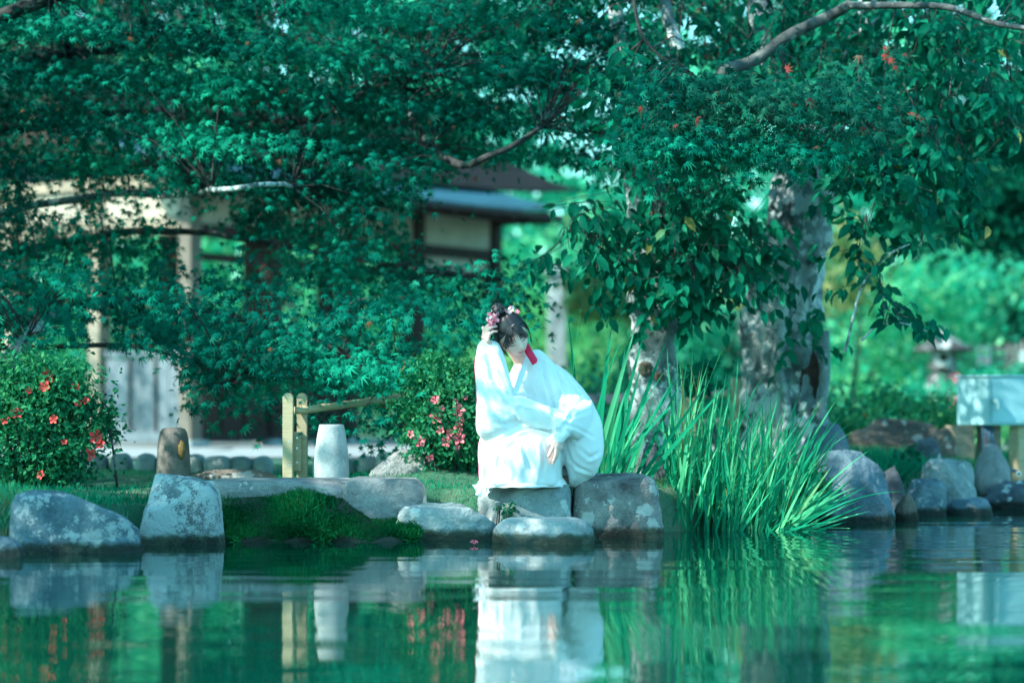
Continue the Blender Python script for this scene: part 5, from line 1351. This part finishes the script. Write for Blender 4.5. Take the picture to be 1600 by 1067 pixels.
hand(body, wrL, Vector((-.06, -.10, -1)), Vector((-1, .35, 0)), Vector((-.3, -1, 0)), [(.10, .12, .1), (.14, .16, .12), (.18, .2, .15), (.25, .25, .2)], .03, .064, .2, .28, .84)
remeshed('body', body, .0036, 0, M['skin'], person, 2, .35)

# face details laid on the sculpted head
def ribbon(name, pts, wid, mat, parent=person, nrm=None):
    V, F = [], []
    for i, p in enumerate(pts):
        t = (pts[min(i + 1, len(pts) - 1)] - pts[max(i - 1, 0)]).normalized(); nn = nrm[i] if nrm else HF
        s = t.cross(nn).normalized(); w = wid[i] if hasattr(wid, '__len__') else wid
        V += [p - s * w, p + nn * w * .35, p + s * w]
    F = [(3 * i + j, 3 * i + j + 1, 3 * i + 4 + j, 3 * i + 3 + j) for i in range(len(pts) - 1) for j in range(2)]
    return MB().add(V, F).build(name, mat, parent, True)
for s in (-1, 1):
    ribbon('eyelashes', [on_face(s * (.031 + t * .0165), -.0030 - .0038 * (1 - t * t) + .0014 * t) for t in np.linspace(-1, 1, 11)], [.0007 + .0013 * (1 - t * t) + .0006 * max(0, t) for t in np.linspace(-1, 1, 11)], M['lash'])
    ribbon('eyelid', [on_face(s * (.031 + t * .016), .0055 + .003 * (1 - t * t), .0008) for t in np.linspace(-1, 1, 9)], [.0010 + .0030 * (1 - t * t) for t in np.linspace(-1, 1, 9)], M['blush'])
    ribbon('eyebrow', [on_face(s * (.032 + t * .019), .0225 + .0035 * (1 - t * t) - .001 * t, .001) for t in np.linspace(-1, 1, 9)], [.0008 + .0014 * (1 - t * t) for t in np.linspace(-1, 1, 9)], M['lash'])
ribbon('upper_lip', [on_face(t * .021, -.0600 + .0022 * (1 - t * t) - .0012 * gs(t, .18), .0008) for t in np.linspace(-1, 1, 15)], [.0005 + .0030 * (1 - t * t) for t in np.linspace(-1, 1, 15)], M['lip'])
ribbon('lower_lip', [on_face(t * .018, -.0672 - .0016 * (1 - t * t), .0008) for t in np.linspace(-1, 1, 15)], [.0005 + .0035 * (1 - t * t) for t in np.linspace(-1, 1, 15)], M['lip'])

# hair: cap drawn up to a bun, centre-parted fringe, side locks
V, F = [], []; NHh, MHh = 88, 60; keep = {}
def hairline(x, y, z):
    """true where the scalp carries hair"""
    if y < -.01: return z > -.075 - .2 * max(0, -y - .05)
    return z > .060 - .55 * max(0, abs(x) - .035) - 9 * max(0, abs(x) - .058) ** 1.2
for i in range(MHh + 1):
    ph = math.pi * i / MHh
    for j in range(NHh):
        th = 2 * math.pi * j / NHh
        d = Vector((math.sin(ph) * math.sin(th), math.sin(ph) * math.cos(th), math.cos(ph))); q = head_pt(d)
        ang = math.atan2(d.x, d.y); lift = 1.09 + .012 * math.sin(ang * 34 + 3 * d.z) + .05 * max(0, d.z) * (1 - .6 * gs(q.x, .006) * (d.y > 0))
        keep[len(V)] = hairline(q.x, q.y, q.z); V.append(hp_(q.x * lift, q.y * (lift if q.y < .0 else 1.04 + .04 * max(0, d.z)), q.z * lift + .002))
for i in range(MHh):
    for j in range(NHh):
        f = (i * NHh + j, i * NHh + (j + 1) % NHh, (i + 1) * NHh + (j + 1) % NHh, (i + 1) * NHh + j)
        if all(keep[k] for k in f): F.append(f)
hair = MB().add(V, F).build('hair', M['hair'], person, True)
rr = random.Random(17); st_ = MB()
def lock(pts, r0, r1, mb=None, n=5):
    pts = [Vector(p) for p in pts]; out = []
    for i in range(len(pts) - 1):
        p0, p1, p2, p3 = pts[max(i - 1, 0)], pts[i], pts[i + 1], pts[min(i + 2, len(pts) - 1)]
        for k in range(4):
            t = k / 4; out.append(.5 * ((2 * p1) + (p2 - p0) * t + (2 * p0 - 5 * p1 + 4 * p2 - p3) * t * t + (3 * p1 - p0 - 3 * p2 + p3) * t ** 3))
    out.append(pts[-1]); m = len(out) - 1
    (mb or st_).tube(out, [r0 + (r1 - r0) * (k / m) ** 1.5 for k in range(m + 1)], n)
for k in range(46):                                                    # fringe strands
    s = -1 if k % 2 else 1; u = rr.random() ** .8
    x0 = s * (.003 + .020 * u); x1 = s * (.012 + .050 * u) + rr.uniform(-.004, .004)
    zt_end = (.014 + .012 * rr.random() - .038 * u ** 2.2)
    lock([hp_(x0 * .6, .074, .090), hp_(x0 + .5 * (x1 - x0), .104 - .02 * u, .058), on_face(max(-.064, min(.064, x1)), zt_end + .016, .007), on_face(max(-.066, min(.066, x1 * 1.03)), zt_end - .012, .004)], .0030, .0007)
for s in (-1, 1):
    for k in range(16):                                                # side locks by the cheeks
        u = rr.random(); ln = rr.uniform(.02, .055)
        lock([hp_(s * .060, .020, .080), hp_(s * (.074 + .003 * u), .030 + .01 * u, .03), hp_(s * (.076 - .004 * u), .038 + .016 * u, -.02), hp_(s * (.070 - .008 * u), .042 + .014 * u, -.02 - ln)], .0034, .0007)
for k in range(46):                                                    # combed back towards the bun
    a = -1.5 + 3.0 * k / 45; x = math.sin(a) * .074
    lock([hp_(x, .066 * math.cos(a) + .012, .070 - .05 * abs(math.sin(a)) ** 2), hp_(x * .85, .02, .105 - .03 * abs(math.sin(a))), hp_(x * .45 - .01, -.025, .122)], .0034, .0018)
st_.build('hair_strands', M['hair'], person, True)['kind'] = 'stuff'
bn = MB(); bc = hp_(-.014, -.012, .142)
for k in range(26):                                                    # coiled bun
    ax = Vector((rr.gauss(0, 1), rr.gauss(0, 1), rr.gauss(0, 1))).normalized(); a = ax.orthogonal().normalized(); b = ax.cross(a); R_ = rr.uniform(.020, .030)
    bn.tube([bc + (a * math.cos(t) + b * math.sin(t)) * R_ * (1 + .08 * math.sin(3 * t)) + HU * .004 for t in np.linspace(0, 5.6, 18)], [.0062 * math.sin(math.pi * min(max((i + .6) / 18.2, .05), .95)) ** .4 for i in range(18)], 6)
bm = bmesh.new(); bmesh.ops.create_icosphere(bm, subdivisions=3, radius=.025, matrix=Matrix.Translation(bc)); bn.frombm(bm); bm.free()
bn.build('hair_bun', M['hair'], person, True)
# blossom hairpins
def pin(c, r, mat, seed, face):
    rr2 = random.Random(seed); f = Vector(face).normalized(); a = f.orthogonal().normalized(); b = f.cross(a); V, F = [], []; t0 = rr2.uniform(0, 6)
    for k in range(5):
        t = t0 + k * 1.2566; d = a * math.cos(t) + b * math.sin(t); e = a * math.cos(t + 1.57) + b * math.sin(t + 1.57); i = len(V)
        V += [c, c + d * r * .6 - e * r * .38 + f * r * .25, c + d * r + f * r * .15, c + d * r * .6 + e * r * .38 + f * r * .25]; F.append((i, i + 1, i + 2, i + 3))
    o = MB().add(V, F).build('hairpin_blossom', mat, person, True)
    MB().tube([c, c + f * r * .4], r * .16, 6).build('blossom_centre', M['pin_white'] if mat is not M['pin_white'] else M['pin_pink'], o)
for k in range(40):
    t = rr.random(); px = 766 + 17 * t + rr.gauss(0, 3.6); py = 504 - 21 * t + rr.gauss(0, 4.5)
    pin(P(px, py, HD - .105 + .03 * rr.random() + .02 * (t > .6)), rr.uniform(.010, .016), (M['pin_pink'], M['pin_white'], M['pin_red'], M['pin_pink'], M['pin_white'])[k % 5], k, (rr.gauss(-.2, .5), -1, rr.gauss(.4, .5)))
for k in range(12):
    px = 797 + rr.gauss(0, 4.2); py = 485 + rr.gauss(0, 2.6)
    pin(P(px, py, HD - .075), rr.uniform(.008, .013), (M['pin_white'], M['pin_pink'], M['pin_white'])[k % 3], 60 + k, (rr.gauss(.2, .5), -1, rr.gauss(.5, .4)))
pin(P(808, 487, HD - .04), .014, M['pin_pink'], 90, (.4, -1, .5))
tas = MB()
for k in range(4): tas.tube([P(764 + k * 2.0, 503, HD - .09), P(763.5 + k * 2.1, 516, HD - .093), P(764 + k * 2.1, 519 + k, HD - .09)], .0016, 5)
tas.build('hairpin_tassel', M['pin_pink'], person, True)

# ---------------------------------------------------------------- robe
X_, Y_, Z_ = Vector((1, 0, 0)), Vector((0, 1, 0)), Vector((0, 0, 1))
def ring(px0, px1, py, D, dep, dz=0.0, rot=0.0):
    c = P((px0 + px1) / 2, py, D); w = (px1 - px0) / 2 * D / FPX
    return (c, Vector((w * math.cos(rot), 0, w * math.sin(rot))), Vector((0, dep, dz)))
rb = MB()
tubeE(rb, [ring(786, 905, 742, 11.66, .20), ring(790, 915, 700, 11.66, .19), ring(798, 905, 660, 11.62, .16), ring(794, 896, 620, 11.57, .14), ring(788, 884, 596, 11.53, .115, rot=.12), ring(796, 868, 575, 11.52, .08, rot=.2), ring(806, 848, 556, 11.51, .055, rot=.3), ring(810, 840, 550, 11.505, .046, rot=.3)])
# lap and skirt falling to the stone
tubeE(rb, [ring(749, 880, 757, 11.42, .235), ring(748, 879, 735, 11.40, .225), ring(748, 878, 705, 11.38, .22), ring(752, 876, 682, 11.39, .22), ring(762, 872, 664, 11.43, .20), ring(776, 866, 652, 11.46, .16)], 32, 2.6)
# raised arm's wide sleeve
tubeE(rb, [ring(756, 780, 531, 11.30, .030, rot=-.3), ring(746, 786, 545, 11.29, .050, rot=-.2), ring(743, 793, 572, 11.28, .065), ring(744, 800, 600, 11.27, .075), ring(745, 806, 630, 11.26, .085), ring(743, 806, 655, 11.25, .085), ring(744, 800, 672, 11.25, .075), ring(750, 790, 684, 11.25, .05)], 28, 2.4)
tubeE(rb, [(P(814, 622, 11.50), X_ * .07, Y_ * .10), (P(800, 616, 11.44), X_ * .07, Vector((0, .09, .02))), (shR.lerp(elR, .5), X_ * .07, Vector((0, .06, .05))), (elR, X_ * .08, Vector((0, .05, .05)))])
# left sleeve: shoulder, elbow, and the hanging lobe
tubeE(rb, [ring(838, 868, 566, 11.55, .07, rot=-.1), ring(848, 893, 576, 11.56, .085, rot=-.35), ring(862, 913, 600, 11.54, .095, rot=-.3), ring(866, 930, 630, 11.48, .105, rot=-.2), ring(864, 940, 660, 11.42, .115), ring(872, 943, 690, 11.40, .11), ring(880, 941, 715, 11.40, .10), ring(886, 932, 738, 11.42, .085), ring(888, 916, 754, 11.44, .06), ring(888, 904, 762, 11.45, .03)], 30, 2.2)
# forearm across the lap with the sleeve drawn over it
tubeE(rb, [(P(925, 652, 11.40), Vector((0, 0, .085)), Y_ * .08), (P(903, 660, 11.30), Vector((0, 0, .075)), Y_ * .075), (P(880, 664, 11.22), Vector((-.01, 0, .052)), Y_ * .05), (P(868, 668, 11.19), Vector((-.01, 0, .040)), Y_ * .040)])
tubeE(rb, [(P(886, 664, 11.24), X_ * .05, Y_ * .05), (P(878, 676, 11.20), X_ * .042, Y_ * .042), (P(871, 690, 11.185), X_ * .034, Y_ * .034), (P(869, 695, 11.185), X_ * .028, Y_ * .028)])
tubeE(rb, [(P(880, 660, 11.26), Vector((.0, 0, .055)), Y_ * .055), (P(846, 652, 11.24), Vector((.01, 0, .058)), Y_ * .06), (P(815, 640, 11.24), Vector((.012, 0, .062)), Y_ * .065), (P(786, 634, 11.25), Vector((0, 0, .06)), Y_ * .06)])
robe = remeshed('robe', rb, .0075, 0, M['robe'], person, 14, .5)
# folds: creases drawn along the cloth as it hangs, each a groove with a soft ridge beside it
CR = [([(762, 556), (770, 590), (786, 616), (806, 628)], .016, .018), ([(782, 552), (792, 582), (800, 606), (806, 626)], .012, .013), ([(754, 570), (756, 610), (770, 640), (790, 650)], .012, .016), ([(748, 600), (752, 640), (750, 670)], .008, .014),
      ([(772, 600), (776, 626), (792, 640)], .008, .010), ([(798, 624), (835, 632), (868, 648), (885, 655)], .016, .013), ([(775, 696), (800, 676), (828, 668), (856, 674), (880, 676)], .020, .014), ([(770, 712), (790, 690), (806, 680)], .010, .012),
      ([(815, 690), (822, 715), (836, 745)], .008, .014), ([(846, 690), (850, 720), (846, 750)], .007, .014), ([(783, 700), (778, 725), (782, 750)], .008, .013), ([(800, 720), (806, 738), (802, 752)], .006, .012), ([(760, 690), (764, 720), (758, 750)], .008, .013),
      ([(846, 566), (852, 592), (862, 626), (866, 650)], .018, .014), ([(868, 570), (878, 596), (886, 622), (880, 650)], .012, .013), ([(884, 584), (898, 604), (908, 622)], .009, .013), ([(936, 612), (916, 616), (900, 634), (886, 660), (874, 672)], .012, .013),
      ([(880, 668), (894, 682), (908, 694)], .011, .010), ([(878, 662), (900, 668), (930, 684)], .011, .011), ([(876, 656), (900, 650), (926, 640)], .008, .011), ([(905, 700), (922, 716), (938, 706)], .008, .014), ([(886, 712), (904, 730), (922, 738)], .010, .012), ([(882, 690), (892, 716), (896, 744)], .009, .012),
      ([(808, 592), (820, 612), (832, 626)], .006, .010), ([(836, 580), (838, 604), (846, 626)], .007, .011), ([(822, 640), (838, 660), (850, 668)], .009, .011), ([(796, 642), (812, 660), (834, 664)], .009, .011), ([(770, 660), (790, 664), (806, 656)], .009, .012)]
me = robe.data; nv = len(me.vertices); co = np.empty(nv * 3); me.vertices.foreach_get('co', co); co = co.reshape(-1, 3)
nn = np.empty(nv * 3); me.vertices.foreach_get('normal', nn); nn = nn.reshape(-1, 3)
px = 800 + co[:, 0] * FPX / co[:, 1]; py = YH - (co[:, 2] - HC) * FPX / co[:, 1]
disp = np.zeros(nv); facing = np.clip(-nn[:, 1] * 1.3, 0, 1)
for pl, amp, wd in CR:
    pl = np.array(pl, float); best = np.full(nv, 1e9); side = np.zeros(nv); along = np.zeros(nv); tot = len(pl) - 1
    for i in range(tot):
        a, b = pl[i], pl[i + 1]; ab = b - a; t = np.clip(((px - a[0]) * ab[0] + (py - a[1]) * ab[1]) / (ab @ ab), 0, 1)
        dx, dy = px - a[0] - ab[0] * t, py - a[1] - ab[1] * t; dd = np.hypot(dx, dy); m = dd < best
        best[m] = dd[m]; side[m] = np.sign(ab[0] * dy - ab[1] * dx)[m]; along[m] = ((i + t) / tot)[m]
    fade = np.sin(np.pi * np.clip(along, .04, .96)) ** .5; s = best * side / (wd * 330)
    disp += amp * fade * (-np.exp(-(s / .45) ** 2) + .75 * np.exp(-((s - 1.0) / .55) ** 2) + .45 * np.exp(-((s + 1.0) / .6) ** 2)) * 1.45
wr = np.array([noise.fractal(Vector((p[0] * 9, p[1] * 9, p[2] * 4.5)), 1, 2, 3) for p in co])
disp = disp * facing + .0065 * wr
# hem flutes and back folds
hem = np.clip((700 - py) / -50, 0, 1); disp += .0035 * hem * np.sin(px * .21 + 2.2 * np.sin(py * .045) + 1.5 * np.sin(px * .06))
ed = np.empty(len(me.edges) * 2, dtype=np.int32); me.edges.foreach_get('vertices', ed); ed = ed.reshape(-1, 2); deg = np.bincount(ed.ravel(), minlength=nv)
for _ in range(2):
    acc = np.bincount(ed[:, 0], disp[ed[:, 1]], nv) + np.bincount(ed[:, 1], disp[ed[:, 0]], nv); disp = .5 * disp + .5 * acc / np.maximum(deg, 1)
co2 = co + nn * disp[:, None]
for _ in range(2):
    for c in range(3):
        acc = np.bincount(ed[:, 0], co2[ed[:, 1], c], nv) + np.bincount(ed[:, 1], co2[ed[:, 0], c], nv); co2[:, c] = .5 * co2[:, c] + .5 * acc / np.maximum(deg, 1)
me.vertices.foreach_set('co', co2.ravel().astype(np.float32)); me.update()
robe_bvh = BVHTree.FromPolygons([Vector(p) for p in co2], [list(p.vertices) for p in me.polygons])
def on_robe(x, y, lift=.003):
    d = (P(x, y, 12) - cam.location).normalized(); h = robe_bvh.ray_cast(cam.location, d)
    if h[0] is None:
        h2 = robe_bvh.find_nearest(P(x, y, 11.45)); return h2[0] + h2[1] * lift, h2[1]
    nr = h[1] if h[1].dot(d) < 0 else -h[1]
    return h[0] + nr * lift, nr
def robe_band(name, pts, w, mat, lift=.004, sub=5):
    pp_, nr_ = [], []
    for i in range(len(pts) - 1):
        for k in range(sub):
            t = k / sub; q = on_robe(pts[i][0] + (pts[i + 1][0] - pts[i][0]) * t, pts[i][1] + (pts[i + 1][1] - pts[i][1]) * t, lift); pp_.append(q[0]); nr_.append(q[1])
    q = on_robe(*pts[-1], lift); pp_.append(q[0]); nr_.append(q[1])
    for _ in range(3):
        pp_ = [pp_[0]] + [(pp_[i - 1] + pp_[i] * 2 + pp_[i + 1]) / 4 for i in range(1, len(pp_) - 1)] + [pp_[-1]]
        nr_ = [nr_[0]] + [((nr_[i - 1] + nr_[i] * 2 + nr_[i + 1])).normalized() for i in range(1, len(nr_) - 1)] + [nr_[-1]]
    return ribbon(name, pp_, w, mat, person, nr_)
# neckline: the skin V, then both neckbands crossing, red lining turned out on the left
vq = [P(797, 566, 11.44), P(822, 560, 11.44), P(812.5, 594, 11.40)]
vsk = [on_robe(800, 568, .006)[0], on_robe(806, 562, .012)[0], on_robe(819, 562, .012)[0], on_robe(812, 593, .005)[0]]
MB().add(vsk + [sum(vsk, Vector()) / 4 + Vector((0, -.003, 0))], [(0, 1, 4), (1, 2, 4), (2, 3, 4), (3, 0, 4)]).build('neckline', M['skin'], person, True)
def straight_band(a, b, w, lift):
    N = 9; pa, pb = on_robe(*a, 0)[0], on_robe(*b, 0)[0]; pts = []
    for k in range(N):
        t = k / (N - 1); q = pa.lerp(pb, t); h = on_robe(a[0] + (b[0] - a[0]) * t, a[1] + (b[1] - a[1]) * t, 0)[0]
        pts.append(Vector((q.x, min(q.y, h.y) - lift, q.z)))
    ys = [p.y for p in pts]
    for _ in range(2): ys = [ys[0]] + [min(ys[k], (ys[k - 1] + ys[k + 1]) / 2) for k in range(1, N - 1)] + [ys[-1]]
    for p, y in zip(pts, ys): p.y = y
    ribbon('neckband', pts, w, M['robe'], person, [Vector((0, -1, .15)).normalized()] * N)
straight_band((798, 567), (812, 595), .012, .010)
straight_band((825, 557), (804, 616), .0125, .016)
cq = [(820.5, 540), (825, 548), (831, 557), (836.5, 567)]
robe_c = [P(820, 538, 11.39), P(824.5, 547, 11.37), P(830.5, 557, 11.36), P(837, 567.5, 11.365)]
robe_c[2] = min(robe_c[2], on_robe(830.5, 557, .012)[0], key=lambda v: v.y); robe_c[3] = min(robe_c[3], on_robe(837, 567.5, .010)[0], key=lambda v: v.y)
V, F = [], []
for i in range(13):
    t = i / 12 * 3; k = min(int(t), 2); q = robe_c[k].lerp(robe_c[k + 1], t - k); tt = (robe_c[k + 1] - robe_c[k]).normalized(); s = tt.cross(Vector((0, -1, .15))).normalized()
    for w, dy in ((-.0175 * min(1, (12 - i) / 1.6 + .35), .002), (0, -.004), (.0175, .002)): V.append(q + s * w + Vector((0, dy, 0)))
V += [p + Vector((0, .006, 0)) for p in V]
F = [(3 * i + j, 3 * i + j + 1, 3 * i + 4 + j, 3 * i + 3 + j) for i in range(12) for j in range(2)]; F += [tuple(39 + k for k in f[::-1]) for f in F]
F += [(3 * i, 3 * i + 3, 42 + 3 * i, 39 + 3 * i) for i in range(12)] + [(3 * i + 2, 41 + 3 * i, 44 + 3 * i, 3 * i + 5) for i in range(12)] + [(36, 37, 76, 75), (37, 38, 77, 76)]
MB().add(V, F).build('red_collar', M['redcollar'], person, True)
# magenta piping on the outer edge of the raised sleeve
def left_edge(y, D0=11.25):
    z = HC + (YH - y) * D0 / FPX; best = None
    for dy in np.linspace(-.05, .14, 9):
        h = robe_bvh.ray_cast(Vector((-1, D0 + dy, z)), X_)
        if h[0] and (best is None or h[0].x < best.x): best = h[0]
    return best
ed_ = [left_edge(y) for y in range(552, 680, 8)]; ed_ = [e + Vector((-.001, 0, 0)) for e in ed_ if e]
if len(ed_) > 3: MB().tube(ed_, .0028, 6).build('piping', M['trim'], person, True)
ed_ = [left_edge(y, 11.38) for y in range(690, 752, 8)]; ed_ = [e + Vector((-.001, 0, 0)) for e in ed_ if e]
if len(ed_) > 3: MB().tube(ed_, .0026, 6).build('piping', M['trim'], person, True)
# under-robe hem spread on the stone and its loose corner
V, F = [], []; NHm = 60
for i in range(NHm + 1):
    a = -1.75 + 3.5 * i / NHm
    for j, (ro, zz) in enumerate(((.88, .050), (.97, .026), (1.02, .008), (1.05, -.006))):
        w = 1 + .014 * j * noise.noise(Vector((a * 2.2, 3, 0))) + .005 * j * noise.noise(Vector((a * 8, 7, 0)))
        c = P(816, 757, 11.42)
        V.append((c.x + math.sin(a) * .205 * ro * w, c.y - math.cos(a) * .235 * ro * w, c.z + zz + .004 * j * noise.noise(Vector((a * 3, 1, 5)))))
F = [(4 * i + j, 4 * i + j + 1, 4 * i + 5 + j, 4 * i + 4 + j) for i in range(NHm) for j in range(3)]
hm = MB().add(V, F).build('hem', M['robe'], person, True)
sm = hm.modifiers.new('thickness', 'SOLIDIFY'); sm.thickness = .004
c0, c1 = P(748, 757, 11.30), P(751, 775, 11.245); V = []
for i in range(6):
    t = i / 5; q = c0.lerp(c1, t)
    for j in range(5): u = j / 4 - .5; V.append(q + Vector((u * .055 * (1.1 - t * .5) + .008 * math.sin(t * 4), -.012 * math.cos(u * 7 + t * 2), .012 * u * math.sin(5 * t))))
crn = MB().add(V, [(5 * i + j, 5 * i + j + 1, 5 * i + 6 + j, 5 * i + 5 + j) for i in range(5) for j in range(4)]).build('hem_corner', M['robe'], person, True)
sm = crn.modifiers.new('thickness', 'SOLIDIFY'); sm.thickness = .003
